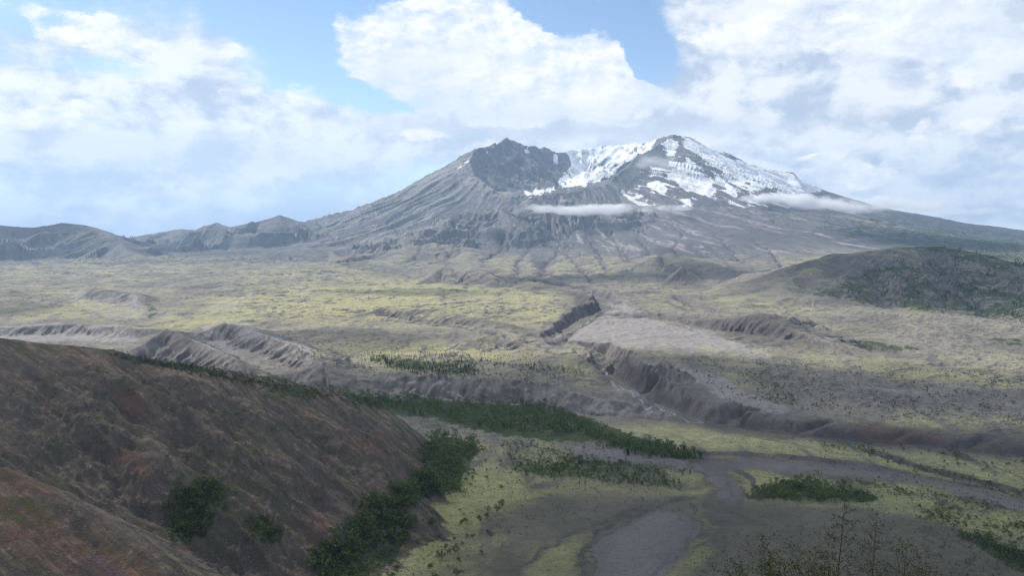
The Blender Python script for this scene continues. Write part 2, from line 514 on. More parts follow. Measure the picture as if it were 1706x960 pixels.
# bluffs and mounds on the plateau
ridge([(325, 560, 1960), (370, 537, 2010), (400, 541, 2000), (440, 559, 1850), (490, 573, 1740), (532, 590, 1630), (536, 605, 1560)], 0.30, 0.75, .35, 36, 2)
ridge([(225, 578, 1780), (280, 548, 1830), (330, 570, 1750), (400, 600, 1600)], .6, .75, .4, 40, 2)
ridge([(-80, 548, 2150), (0, 545, 2150), (80, 541, 2150), (140, 540, 2150), (200, 545, 2100), (300, 551, 2050)], .12, .8, .5, 50, 2)
ridge([(110, 505, 2700), (160, 478, 2800), (215, 487, 2750), (240, 515, 2500), (235, 540, 2250)], .35, .5, .5, 80, 3)
ridge([(-30, 510, 2900), (25, 482, 2950), (60, 500, 2900)], .4, .45, .4, 80, 3)
ridge([(1120, 534, 2180), (1170, 532, 2080), (1225, 530, 1980), (1268, 522, 1920), (1300, 537, 1860), (1345, 557, 1790), (1400, 579, 1690)], .20, .95, .5, 50, 2)
ridge([(1112, 468, 3400), (1138, 443, 3450), (1168, 466, 3350)], .48, .55, .3, 70, 5)
ridge([(715, 462, 3500), (740, 444, 3600), (765, 455, 3500), (795, 447, 3500), (830, 462, 3300)], .4, .5, .4, 70, 3)
ridge([(1080, 432, 4300), (1110, 420, 4500), (1150, 428, 4200)], .25, .3, .3, 90, 5)
ridge([(1455, 560, 2150), (1490, 545, 2200), (1530, 558, 2150), (1580, 566, 2050)], .3, .5, .5, 50, 3)
ridge([(1640, 590, 1800), (1700, 575, 1850), (1780, 580, 1800)], .3, .5, .5, 50, 3)
ridge([(600, 525, 2300), (640, 512, 2350), (720, 515, 2300), (800, 530, 2150), (850, 540, 2050)], .3, .35, .5, 60, 3)
ridge([(780, 565, 1800), (850, 555, 1850), (900, 562, 1780)], .3, .4, .5, 50, 3)
# wooded hills on the right
ridge([(1230, 468, 2900), (1290, 452, 2950), (1350, 435, 3000), (1420, 422, 3050), (1490, 413, 3080), (1560, 411, 3080), (1620, 421, 3000), (1700, 440, 2950), (1800, 457, 2850), (1950, 467, 2800)], .22, .25, .42, 170, 6)
ridge([(1590, 417, 3000), (1630, 457, 2750), (1655, 507, 2420)], .34, .38, .4, 110, 6)
ridge([(1480, 415, 3020), (1420, 448, 2800), (1380, 482, 2540)], .30, .36, .4, 110, 6)
ridge([(1530, 413, 3050), (1545, 452, 2750), (1520, 497, 2480)], .38, .36, .4, 110, 6)
ridge([(1400, 425, 3040), (1340, 452, 2850), (1300, 480, 2650)], .28, .30, .4, 110, 6)
ridge([(1706, 443, 2950), (1770, 492, 2450)], .36, .36, .4, 110, 6)
# hills far away on the left
ridge([(-260, 392, 6200), (-120, 378, 6300), (0, 375, 6400), (50, 379, 6400), (97, 371, 6400), (140, 375, 6300), (175, 384, 6200), (205, 405, 5900), (215, 425, 5500)], .34, .36, .6, 330, 8)
ridge([(170, 405, 8200), (240, 392, 8200), (300, 381, 8000), (330, 384, 8000), (356, 370, 7900), (380, 379, 7800), (420, 371, 7700), (462, 358, 7600), (495, 368, 7700), (540, 372, 7900)], .36, .40, .7, 260, 6)


# ---- the volcano
def VP(*a): return [world_at(*p) for p in a]
rim_w = VP((1125, 224, 8700), (1102, 229, 8950), (1084, 236, 9300), (1040, 240, 9900), (1003, 244, 10200), (952, 248, 10250), (935, 254, 9900), (905, 245, 9450), (872, 241, 9200), (858, 235, 9080), (842, 229, 9000), (832, 237, 8930), (812, 243, 8800), (790, 248, 8600))
right_sky = VP((1125, 224, 8700), (1150, 229, 8750), (1182, 245, 8800), (1240, 268, 8850), (1300, 285, 8900), (1323, 288, 8900), (1332, 297, 8900), (1380, 320, 8900), (1470, 346, 8900), (1600, 370, 9000), (1720, 386, 9000), (1900, 405, 9000))
breach_r = VP((1125, 224, 8700), (1100, 238, 8480), (1062, 262, 8200), (1030, 290, 7900), (1005, 308, 7650), (930, 322, 7300), (885, 329, 7150))
left_sky = VP((790, 247, 8600), (768, 258, 8550), (740, 278, 8500), (700, 305, 8500), (640, 329, 8500), (580, 348, 8600), (500, 370, 8500), (440, 380, 8300), (330, 398, 8000))
breach_l = VP((790, 247, 8600), (782, 268, 8250), (790, 292, 7850), (820, 315, 7450), (850, 327, 7200))
prof_d = np.array([0, 400, 1000, 1700, 2300, 2900, 3700, 5000, 8000])
prof_h = np.array([0, 250, 580, 886, 1045, 1165, 1290, 1400, 1500])
s = slice(int(np.searchsorted(YR, 4200)), NR)
Xs, Ys = X2[s], Y2[s]
wX = Xs + fbm(Xs, Ys, 900, 4, seed=91) * 130
wY = Ys + fbm(Xs + 5000, Ys, 900, 4, seed=92) * 130
Vh = np.full(Xs.shape, -1e9); Vd = np.full(Xs.shape, 1e9)
for P, soft in ((rim_w, 1.0), (right_sky, 1.0), (breach_r, 1.0), (left_sky, 1.0), (breach_l, 1.0)):
    d, z, sd_, arc = seg_dist(wX * .35 + Xs * .65, wY * .35 + Ys * .65, P)
    h = z - np.interp(d, prof_d, prof_h)
    m = h > Vh
    Vh = np.where(m, h, Vh); Vd = np.minimum(Vd, d)
# fall-line gullies radiating from the crater
cx0, cy0 = 450.0, 8900.0
ang = np.arctan2(wX - cx0, -(wY - cy0)); rad = np.hypot(Xs - cx0, Ys - cy0)
gl = fbm(ang * 5200 + fbm(Xs, Ys, 1500, 2, seed=94) * 260, rad * 0.22 + 3000, 420, 5, 0.56, 95, ridged=True)
gl2 = fbm(ang * 9000, rad * 0.2 + 800, 260, 4, 0.6, 99, ridged=True)
outer = sstep(rad, 700, 2600)
tame = (1 - .72 * sstep(rad, 2300, 4200)) * (1 - .75 * sstep(rad, 1500, 2300) * sstep(.75 - np.abs(ang + .02), 0, .3))
Vh += ((gl - 0.45) * (40 + 50 * sstep(Vd, 60, 700)) * (0.6 + .4 * outer) + (gl2 - .4) * 30 * sstep(Vd, 30, 400)) * tame
Vh += fbm(Xs, Ys, 420, 6, 0.55, 97) * 26 * (1 - .5 * sstep(rad, 2300, 4200))
# crater: steep walls, talus, floor with the lava dome
floor_ = np.interp(Ys, [7000, 7400, 8000, 8800, 9600, 10200], [700, 735, 800, 905, 1010, 1120])
dome = 230 * np.exp(-(((Xs - 1010) / 330) ** 2 + ((Ys - 8900) / 420) ** 2) * 1.2)
floor_ = floor_ + dome * (1 + .6 * fbm(Xs, Ys, 200, 4, .55, 101)) + (fbm(Xs, Ys, 180, 5, .55, 103, ridged=True) - .4) * 40
Ih = np.full(Xs.shape, -1e9)
cr = fbm(Xs, Ys, 300, 5, 0.55, 105, ridged=True)
for P in (rim_w, breach_r, breach_l):
    d, z, sd_, arc = seg_dist(Xs + fbm(Xs, Ys, 200, 3, seed=107) * 30, Ys + fbm(Xs, Ys, 200, 3, seed=108) * 30, P)
    gg = fbm(arc, d * .2, 200, 4, .55, 109, ridged=True)
    dd = d * (1 + (0.45 - gg) * .7)
    Ih = np.maximum(Ih, z - np.interp(dd, [0, 90, 330, 800, 1400], [0, 110, 300, 560, 800]) + (cr - .4) * 30)
Ih = np.logaddexp(Ih / 12, floor_ / 12) * 12
poly = np.array([p[:2] for p in (rim_w + breach_l[1:] + breach_r[::-1][:-1])])
ins = np.zeros(Xs.shape, bool)
for i in range(len(poly)):
    x1, y1 = poly[i]; x2, y2 = poly[(i + 1) % len(poly)]
    c = ((y1 > Ys) != (y2 > Ys)) & (Xs < (x2 - x1) * (Ys - y1) / (y2 - y1 + 1e-9) + x1)
    ins ^= c
dm, _, _, _ = seg_dist(Xs, Ys, [breach_l[-1], breach_r[-1]])
w_in = ins * sstep(dm, 0, 350)
Vh = Vh * (1 - w_in) + np.minimum(Ih, Vh + 60) * w_in
CRATER = np.zeros_like(H); CRATER[s] = w_in
CRWALL = np.zeros_like(H); CRWALL[s] = sstep(Ih - floor_, 10, 60) * w_in
VOLC = np.zeros_like(H); VOLC[s] = sstep(Vh - H[s], -25, 25)
VD = np.full_like(H, 1e4); VD[s] = Vd
H[s] = np.logaddexp(Vh / 25, H[s] / 25) * 25
ANG = np.zeros_like(H); ANG[s] = ang
RAD = np.full_like(H, 2e4); RAD[s] = rad
crag = (fbm(Xs, Ys, 95, 4, .6, 161, ridged=True) - .5) * 30 * (1 - sstep(Vd, 60, 320)) * (Xs < 700)
H[s] += crag * VOLC[s]
# small dark shield in front of the breach and the broken ground below the left flank
ridge([(735, 372, 6300), (770, 352, 6500), (800, 345, 6600), (838, 350, 6500), (850, 365, 6300)], .45, .5, .7, 130, 8)
ridge([(650, 417, 5200), (720, 404, 5500), (780, 412, 5300)], .18, .25, .4, 130, 8)
ridge([(890, 334, 7000), (960, 330, 7050), (1020, 338, 6900)], .35, .6, .5, 100, 8)

# ---- the brown hillside on the left, in front of everything
HILL = np.zeros_like(H)
crest = VP((-420, 500, 820), (0, 563, 850), (150, 580, 855), (300, 606, 860), (430, 627, 930), (560, 650, 1050), (620, 664, 1090), (675, 697, 1120), (712, 738, 1125)) + [(-105, 1120, -12)]
s = slice(int(np.searchsorted(YR, 280)), int(np.searchsorted(YR, 1700)))
Xs, Ys = X2[s], Y2[s]
d, z, side, arc = seg_dist(Xs + fbm(Xs, Ys, 120, 3, seed=111) * 14, Ys + fbm(Xs, Ys, 120, 3, seed=112) * 14, crest)
front = side < 0
# ribs and runnels that slant down to the right across the face
wa = fbm(Xs, Ys, 200, 3, seed=113) * 26
cc = Xs * .40 + Ys * .92 + wa
al = Xs * .92 - Ys * .40
rv = fbm(cc, al * .16, 110, 3, .5, 115, ridged=True)
rv2 = fbm(cc, al * .14 + 70, 26, 4, .6, 117, ridged=True)
sl = np.where(front, .54, .42)
hz = z - d * sl + np.where(front, 1, .6) * ((rv - .45) * np.minimum(d, 110) * .34 + (rv2 - .42) * np.minimum(d + 6, 60) * .17)
hz += np.minimum(d, 30) * 0.10
hz += (fbm(Xs, Ys, 60, 6, .62, 119) * 4.4 + (fbm(cc, al * .3, 34, 4, .6, 118, ridged=True) - .4) * 5) * np.clip(d / 60, .25, 1)
rock = fbm(Xs, Ys, 55, 5, .6, 121, ridged=True)
hz += sstep(rock, .55, .9) * 5 * sstep(d, 60, 160)
# a nearer spur in the lower left corner
sp2 = VP((-350, 640, 560), (-150, 715, 545), (0, 772, 530), (70, 806, 520), (135, 842, 510), (215, 890, 500), (320, 950, 490), (420, 1010, 480))
d2, z2, side2, arc2 = seg_dist(Xs + fbm(Xs, Ys, 50, 3, seed=211) * 7, Ys + fbm(Xs, Ys, 50, 3, seed=212) * 7, sp2)
hz2 = z2 - d2 * np.where(side2 > 0, .75, .50) + (rv2 - .42) * np.minimum(d2 + 3, 30) * .16 + fbm(Xs, Ys, 30, 5, .6, 215) * 2.0
hz = np.logaddexp(hz / 1.5, hz2 / 1.5) * 1.5
HILL[s] = sstep(hz - H[s], -1.5, 2.5)
H[s] = np.logaddexp(hz / 2.0, H[s] / 2.0) * 2.0
# a low grey knoll at the lower right
ridge([(1130, 928, 745), (1230, 895, 765), (1400, 868, 785), (1530, 868, 780), (1640, 893, 745), (1760, 950, 690)], .10, .16, .3, 60, 3)
ridge([(700, 985, 640), (860, 930, 730), (900, 890, 800)], .05, .06, .5, 40, 2)

# ---- the ridge under the viewpoint
near = 318.35 - 0.62 * np.maximum(Y2 - 3, 0) - 0.00 * X2 + fbm(X2, Y2, 30, 5, .5, 131) * np.clip(Y2 * .03, 0.05, 4)
near = near + np.minimum(np.abs(X2) * 0.0, 1)
H = np.logaddexp(near / 1.5, H / 1.5) * 1.5
NEAR = sstep(near - H, -4, -0.5)
H += fbm(X2, Y2, 14, 3, .5, 141) * np.interp(Y2, [6, 200, 1500, 4000], [.06, .5, .8, 1.5])


def picker():
    """visible ground under a photo pixel of the present height field"""
    _, py = project(X2, Y2, H)
    run = np.minimum.accumulate(py, 0)
    def pick(px, py):
        u = (px - CX) / PXF
        for _ in range(2):
            c = int(round((u - UR[0]) / (UR[1] - UR[0]))); c = min(max(c, 0), NC - 1)
            r = int(np.searchsorted(-run[:, c], -py)); r = min(r, NR - 1)
            f = YR[r] * cp - (H[r, c] - ZC) * sp
            u = (px - CX) / PXF * f / YR[r]
        return (u * YR[r], YR[r], float(H[r, c]))
    return pick


def relief(pts, h, w, wl=20, dark=0.0, world=False):
    """raise (h > 0) or cut (h < 0) the ground along a line given in photo pixels"""
    P = pts if world else [pick(*p) for p in pts]
    s = sub(P, 4 * w + 20)
    Xs, Ys = X2[s], Y2[s]
    d, z, side, arc = seg_dist(Xs + fbm(Xs, Ys, wl * 2, 3, seed=221) * wl * .5, Ys + fbm(Xs, Ys, wl * 2, 3, seed=222) * wl * .5, P)
    L = arc.max() + 1
    t = np.clip(arc / L, 0, 1)
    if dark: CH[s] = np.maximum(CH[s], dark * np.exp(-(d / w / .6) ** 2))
    H[s] += h * np.exp(-(d / w) ** 1.3) * np.minimum(1, np.minimum(t * 6 + .15, (1 - t) * 6 + .25)) * (.75 + .5 * fbm(Xs, Ys, wl, 3, .6, 225))

pick = picker()
# ravines and ribs of the hillside
relief([(60, 640), (120, 700), (190, 755), (200, 800), (270, 850), (360, 900), (440, 955)], -26, 17)
relief([(190, 600), (300, 660), (400, 720), (470, 790), (560, 860)], -16, 14)
relief([(360, 650), (480, 700), (590, 770), (660, 800)], -12, 11)
relief([(480, 660), (600, 715), (690, 760)], -6, 10)
relief([(110, 600), (260, 690), (370, 760), (440, 830), (500, 880)], 12, 12)
relief([(270, 620), (420, 690), (540, 765), (620, 820)], 9, 10)
relief([(370, 820), (410, 870), (470, 920), (540, 960)], 13, 13, 12)
relief([(280, 720), (340, 790), (330, 850)], -12, 12)
relief([(480, 780), (540, 830), (590, 870)], 9, 10, 10)
relief([(500, 700), (560, 760), (640, 830)], -9, 9, 12)
relief([(130, 640), (230, 700), (330, 740), (400, 800)], -8, 9, 12)
relief([(0, 640), (70, 720), (100, 790)], -12, 14, 14)
relief([(60, 730), (120, 745), (190, 800)], 10, 14, 12)
relief([(20, 800), (90, 850), (170, 910), (230, 960)], -4, 6, 10)
# small relief in the plain: scarps, low ridges, gullies
for pts, h, w in (([(420, 545), (520, 555), (640, 560), (760, 566)], 7, 30), ([(330, 465), (470, 455), (620, 452), (760, 455)], 9, 40), ([(640, 478), (760, 478), (860, 486)], 9, 45),
                  ([(560, 600), (640, 625), (700, 630)], -9, 16), ([(460, 585), (560, 612), (600, 640)], -8, 18), ([(760, 600), (850, 606), (920, 625), (950, 640)], -8, 14),
                  ([(1200, 455), (1330, 470), (1440, 500), (1560, 520)], -9, 40), ([(1420, 540), (1560, 556), (1700, 580)], 9, 30), ([(1540, 606), (1620, 607), (1690, 617)], -7, 14),
                  ([(1380, 520), (1500, 530), (1640, 550)], 8, 26), ([(1100, 590), (1300, 610), (1500, 622)], 4, 18), ([(1250, 640), (1400, 665), (1560, 670)], 4, 15),
                  ([(1290, 776), (1360, 792), (1400, 800), (1480, 815)], 5, 9), ([(1560, 745), (1640, 775), (1706, 800)], 4, 8), ([(950, 758), (1050, 770), (1150, 772)], 5, 9),
                  ([(920, 742), (1000, 762), (1100, 768), (1170, 775)], -3, 5), ([(690, 700), (800, 715), (900, 730)], 3, 9), ([(1480, 770), (1600, 800), (1706, 822)], -2.5, 5),
                  ([(0, 500), (150, 520), (250, 545)], 9, 26), ([(260, 560), (200, 590), (330, 600)], 5, 15), ([(420, 600), (500, 630), (560, 640)], 6, 10),
                  ([(200, 430), (330, 425), (500, 420)], 12, 60), ([(1240, 425), (1400, 440), (1450, 460)], 12, 50)):
    relief(pts, h, w, wl=w * 1.4)
relief([(1005, 520), (960, 546), (915, 568), (880, 566), (820, 552), (740, 540), (660, 536)], -18, 17, 40, dark=2.0)
relief([(568, 436), (600, 447), (640, 454), (700, 462)], -14, 17, 50, dark=2.2)
relief([(700, 452), (760, 462), (830, 470)], -10, 14, 50, dark=1.5)
relief([(800, 463), (870, 471), (950, 479)], -14, 16, 50, dark=2.2)
relief([(1040, 492), (1110, 502), (1160, 520)], -9, 13, 40, dark=1.6)
relief([(1020, 525), (1060, 532), (1120, 540)], -9, 12, 40, dark=1.6)
relief([(860, 560), (930, 590), (1000, 612)], -6, 9, 30, dark=1.2)
relief([(1130, 540), (1180, 552), (1280, 572), (1400, 590)], -8, 16, 40, dark=.8)
relief([(560, 620), (640, 642), (700, 650)], -8, 10, 20, dark=1)
for pts in ([(868, 470), (862, 440), (880, 415), (885, 395)], [(935, 465), (905, 445), (928, 425), (935, 400), (925, 383)], [(985, 472), (972, 452), (955, 435), (942, 415), (948, 388)],
            [(1012, 460), (1000, 425), (985, 400), (975, 380)], [(1060, 445), (1040, 420), (1020, 395), (1010, 380)], [(1112, 445), (1080, 415), (1060, 392)], [(820, 425), (840, 400), (852, 378)],
            [(1130, 430), (1125, 405), (1140, 380)], [(760, 430), (730, 410), (745, 385), (760, 365)], [(1240, 440), (1220, 415), (1190, 390)], [(1330, 445), (1290, 420), (1250, 395)],
            [(700, 400), (660, 385), (640, 365)], [(620, 415), (560, 400), (520, 385)]):
    relief(pts, -20, 20, 70, dark=1.6)
_r = random.Random(5)
for i in range(26):
    a0 = -0.62 + i * .05 + _r.uniform(-.015, .015)
    pts = []; a_ = a0
    r_ = _r.uniform(1900, 2400)
    while r_ < _r.uniform(4300, 5000):
        xg, yg = cx0 + math.sin(a_) * r_, cy0 - math.cos(a_) * r_
        r0_ = int(np.searchsorted(YR, yg)); c0_ = int((xg / yg - UR[0]) / (UR[1] - UR[0]))
        pts.append((xg, yg, float(H[r0_, c0_])))
        a_ += _r.uniform(-.028, .028); r_ += 230
    relief(pts, -_r.uniform(8, 17), _r.uniform(8, 16), 60, dark=_r.uniform(.8, 1.8), world=True)
for pts, h, w in (([(1360, 470), (1400, 480), (1480, 500)], 14, 40), ([(1440, 430), (1450, 470), (1480, 510)], -40, 34), ([(1560, 415), (1570, 460), (1580, 515)], -42, 34), ([(1500, 420), (1500, 470), (1530, 515)], 16, 30),
                  ([(1600, 470), (1640, 500), (1650, 530)], -36, 34), ([(1390, 445), (1400, 475), (1400, 500)], -16, 26), ([(1680, 460), (1700, 500), (1706, 530)], 18, 34)):
    relief(pts, h, w, 60)
for pts, h, w in (([(1180, 768), (1240, 800), (1245, 832)], -3, 5), ([(985, 985), (975, 930), (1000, 885), (1080, 852), (1140, 835)], -3.5, 4), ([(1450, 757), (1520, 775), (1600, 800), (1706, 828), (1800, 850)], -4, 5),
                  ([(860, 950), (940, 895), (1040, 862), (1130, 838)], -2.5, 4), ([(1240, 758), (1330, 764), (1440, 775), (1560, 798)], -2.5, 4), ([(1170, 840), (1230, 858), (1290, 880)], -2.5, 4),
                  ([(1260, 730), (1330, 742), (1400, 757), (1450, 760)], -2, 3), ([(1480, 738), (1560, 752), (1640, 775), (1720, 800)], -3, 5), ([(900, 700), (960, 715), (1010, 725)], -2, 4),
                  ([(1120, 850), (1160, 880), (1130, 925), (1090, 960)], -2.5, 3.5), ([(760, 720), (840, 735), (900, 745), (960, 760)], -3, 4), ([(1190, 690), (1260, 712), (1340, 728)], -5, 6)):
    relief(pts, h, w, 16, dark=1.3)
H[:] += (fbm(X2, Y2 * 1.6, 34, 4, .62, 151, ridged=True) - .4) * 2.2 * (Y2 < 1400) * (Y2 > 560) * (1 - HILL) * sstep(H, -20, 30)
# fine-scale relief
PX2, PY2 = project(X2, Y2, H)
# ----------------------------------------------------------------- what grows and lies where, and painted shade: masks on the land
RW, RH, RO = 1150, 560, 150          # raster: half photo pixels, with a margin


def raster():
    return np.zeros((RH, RW), np.float32)


def box(a, r):
    if r < 1: return a
    for ax in (0, 1):
        k = 2 * r + 1
        p = np.pad(a, [(r + 1, r) if i == ax else (0, 0) for i in (0, 1)], mode='edge')
        c = np.cumsum(p, ax)
        a = (np.take(c, range(k, p.shape[ax]), ax) - np.take(c, range(0, p.shape[ax] - k), ax)) / k
    return a


def paint(M, poly, v=1.0, soft=4):
    """a patch outlined in photo pixels; it ends up fixed to the ground"""
    P = np.array([((x + RO) / 2, y / 2) for x, y in poly])
    x0, y0 = np.maximum(np.floor(P.min(0)).astype(int) - soft * 2, 0)
    x1, y1 = np.minimum(np.ceil(P.max(0)).astype(int) + soft * 2, (RW, RH))
    if x1 <= x0 or y1 <= y0: return
    gx, gy = np.meshgrid(np.arange(x0, x1) + .5, np.arange(y0, y1) + .5)
    ins = np.zeros(gx.shape, bool)
    for i in range(len(P)):
        ax, ay = P[i]; bx, by = P[(i + 1) % len(P)]
        ins ^= ((ay > gy) != (by > gy)) & (gx < (bx - ax) * (gy - ay) / (by - ay + 1e-9) + ax)
    a = ins.astype(np.float32)
    a = box(box(a, max(soft // 2, 0)), max(soft // 2, 0))
    T = M[y0:y1, x0:x1]
    if v >= 0:
        M[y0:y1, x0:x1] = np.maximum(T, a * v)
    else:
        M[y0:y1, x0:x1] = T * (1 + a * v)


# patch outlines wander: the masks are looked up a few metres off, by noise fixed to the ground
_k = np.interp(Y2, [300, 1000, 2500, 6000, 10000], [16, 22, 42, 90, 80]) * PXF / Y2
_wx = (fbm(X2, Y2 * .8, 150, 5, .62, 231) + fbm(X2, Y2 * .8, 26, 3, .6, 233) * .35) * _k * 1.3
_wy = (fbm(X2 + 999, Y2 * .8, 150, 5, .62, 235) + fbm(X2 + 99, Y2 * .8, 26, 3, .6, 237) * .35) * _k * .55
_fx = np.clip((PX2 + _wx + RO) / 2 - .5, 0, RW - 1.01); _fy = np.clip((PY2 + _wy) / 2 - .5, 0, RH - 1.01)


def sample(M, wander=1.0):
    fx, fy = _fx, _fy
    if wander < 1:
        fx = np.clip((PX2 + _wx * wander + RO) / 2 - .5, 0, RW - 1.01); fy = np.clip((PY2 + _wy * wander) / 2 - .5, 0, RH - 1.01)
    ix = fx.astype(int); iy = fy.astype(int); fx = fx - ix; fy = fy - iy
    return (M[iy, ix] * (1 - fx) + M[iy, ix + 1] * fx) * (1 - fy) + (M[iy + 1, ix] * (1 - fx) + M[iy + 1, ix + 1] * fx) * fy


mMoss, mAsh, mGreen, mRust, mDark, mSnow, mOrange, mPurple, mBare = [raster() for _ in range(9)]
BARE = [([(985, 985), (990, 905), (1030, 872), (1085, 850), (1130, 860), (1165, 885), (1130, 935), (1070, 985)], 1),
        ([(1170, 765), (1260, 762), (1420, 775), (1706, 832), (1860, 870), (1860, 890), (1706, 852), (1550, 815), (1400, 795), (1225, 786), (1245, 815), (1235, 850), (1400, 850), (1500, 858), (1620, 890), (1760, 950), (1760, 985), (1150, 985), (1200, 900), (1170, 850), (1190, 810)], .95),
        ([(780, 845), (1000, 822), (1160, 830), (1150, 850), (1000, 870), (900, 930), (800, 985), (780, 985), (850, 900)], .6), ([(920, 738), (1180, 760), (1160, 785), (960, 765)], .8),
        ([(968, 478), (1040, 500), (1060, 522), (1180, 556), (1200, 570), (1150, 580), (1000, 570), (930, 562), (1010, 525)], .8), ([(1060, 600), (1180, 625), (1330, 690), (1250, 684), (1180, 650), (1080, 612)], .7),
        ([(640, 632), (960, 655), (1160, 700), (960, 690), (640, 664)], .8), ([(1300, 600), (1706, 660), (1706, 690), (1480, 680), (1300, 660)], .35), ([(0, 540), (220, 540), (230, 572), (0, 572)], .7), ([(320, 540), (530, 590), (525, 610), (320, 590)], .7)]
MOSS = [([(1290, 445), (1400, 412), (1500, 403), (1600, 412), (1560, 430), (1440, 445), (1330, 470)], .7), ([(1400, 500), (1500, 505), (1600, 525), (1500, 520)], .8), ([(965, 692), (1180, 712), (1330, 735), (1420, 748), (1560, 760), (1706, 790), (1860, 810), (1860, 830), (1600, 800), (1440, 785), (1280, 762), (1150, 755), (1040, 725)], 1),
        ([(1215, 788), (1290, 780), (1400, 800), (1390, 830), (1240, 824)], 1),
        ([(1480, 790), (1706, 850), (1860, 880), (1860, 930), (1706, 900), (1560, 870), (1430, 845), (1450, 815)], .8),
        ([(760, 775), (850, 800), (905, 815), (870, 850), (760, 880), (700, 960), (620, 985), (640, 900), (740, 830)], 1),
        ([(560, 985), (600, 900), (700, 840), (700, 960)], .6),
        ([(200, 545), (330, 505), (420, 485), (600, 462), (760, 470), (900, 482), (955, 500), (900, 545), (700, 535), (450, 535), (300, 552)], 1),
        ([(420, 450), (600, 440), (700, 465), (600, 480), (400, 480)], .7), ([(860, 415), (1060, 415), (1040, 470), (880, 470)], .45),
        ([(925, 588), (960, 592), (1000, 625), (985, 645), (950, 632)], 1), ([(760, 430), (870, 410), (870, 470), (760, 460)], .5),
        ([(1400, 605), (1706, 622), (1860, 640), (1706, 655), (1500, 640)], .7), ([(1470, 685), (1706, 690), (1860, 700), (1706, 714), (1480, 705)], 1),
        ([(1060, 480), (1250, 495), (1400, 515), (1330, 530), (1200, 505), (1060, 495)], .7), ([(1090, 568), (1500, 600), (1500, 625), (1080, 590)], .7),
        ([(1080, 610), (1250, 630), (1600, 640), (1600, 660), (1250, 650)], .4), ([(500, 560), (800, 570), (900, 600), (700, 600), (500, 590)], .7),
        ([(1100, 650), (1180, 690), (1230, 704), (1160, 700), (1110, 668)], .9), ([(0, 440), (400, 425), (500, 440), (200, 462), (0, 470)], .6),
        ([(1190, 835), (1240, 850), (1180, 940), (1120, 960), (1160, 880)], .7), ([(1130, 790), (1200, 790), (1190, 830), (1140, 835)], .8),
        ([(860, 940), (960, 880), (1000, 860), (960, 960), (850, 985)], .5), ([(0, 480), (230, 470), (250, 540), (0, 535)], .5),
        ([(1300, 440), (1500, 440), (1330, 480), (1260, 470)], .3), ([(1620, 930), (1706, 940), (1706, 985), (1600, 960)], .3)]
ASH = [([(828, 242), (842, 240), (870, 275), (912, 318), (898, 322), (855, 285)], 1), ([(770, 300), (800, 296), (850, 322), (870, 332), (800, 322)], .9), ([(700, 305), (780, 258), (790, 270), (740, 300), (690, 325)], .9), ([(968, 478), (1040, 500), (1060, 522), (1180, 556), (1290, 596), (1150, 590), (1000, 585), (930, 562), (1010, 525)], 1),
       ([(1060, 596), (1180, 625), (1330, 690), (1250, 684), (1180, 650), (1080, 612)], .9), ([(1420, 640), (1600, 655), (1560, 668), (1420, 655)], .5),
       ([(985, 985), (990, 905), (1030, 872), (1085, 850), (1130, 860), (1165, 885), (1130, 935), (1070, 985)], .85),
       ([(1170, 765), (1260, 762), (1420, 775), (1706, 832), (1860, 870), (1860, 890), (1706, 852), (1550, 815), (1400, 795), (1225, 786), (1245, 815), (1228, 845), (1195, 830), (1190, 810)], .62),
       ([(360, 530), (400, 538), (440, 556), (490, 570), (530, 588), (525, 605), (400, 590), (320, 570)], 1), ([(-80, 545), (200, 540), (230, 570), (0, 570), (-80, 570)], 1),
       ([(920, 740), (1180, 762), (1160, 780), (960, 765)], .9), ([(340, 512), (420, 488), (430, 495), (370, 520)], .9), ([(100, 480), (230, 490), (240, 540), (120, 510)], .6),
       ([(1550, 640), (1630, 640), (1640, 655), (1550, 650)], .6), ([(1000, 640), (1050, 650), (1150, 690), (1120, 690), (1010, 650)], .8),
       ([(640, 630), (960, 655), (1160, 700), (960, 690), (640, 660)], .7), ([(880, 560), (1000, 580), (960, 600), (880, 580)], .5)]
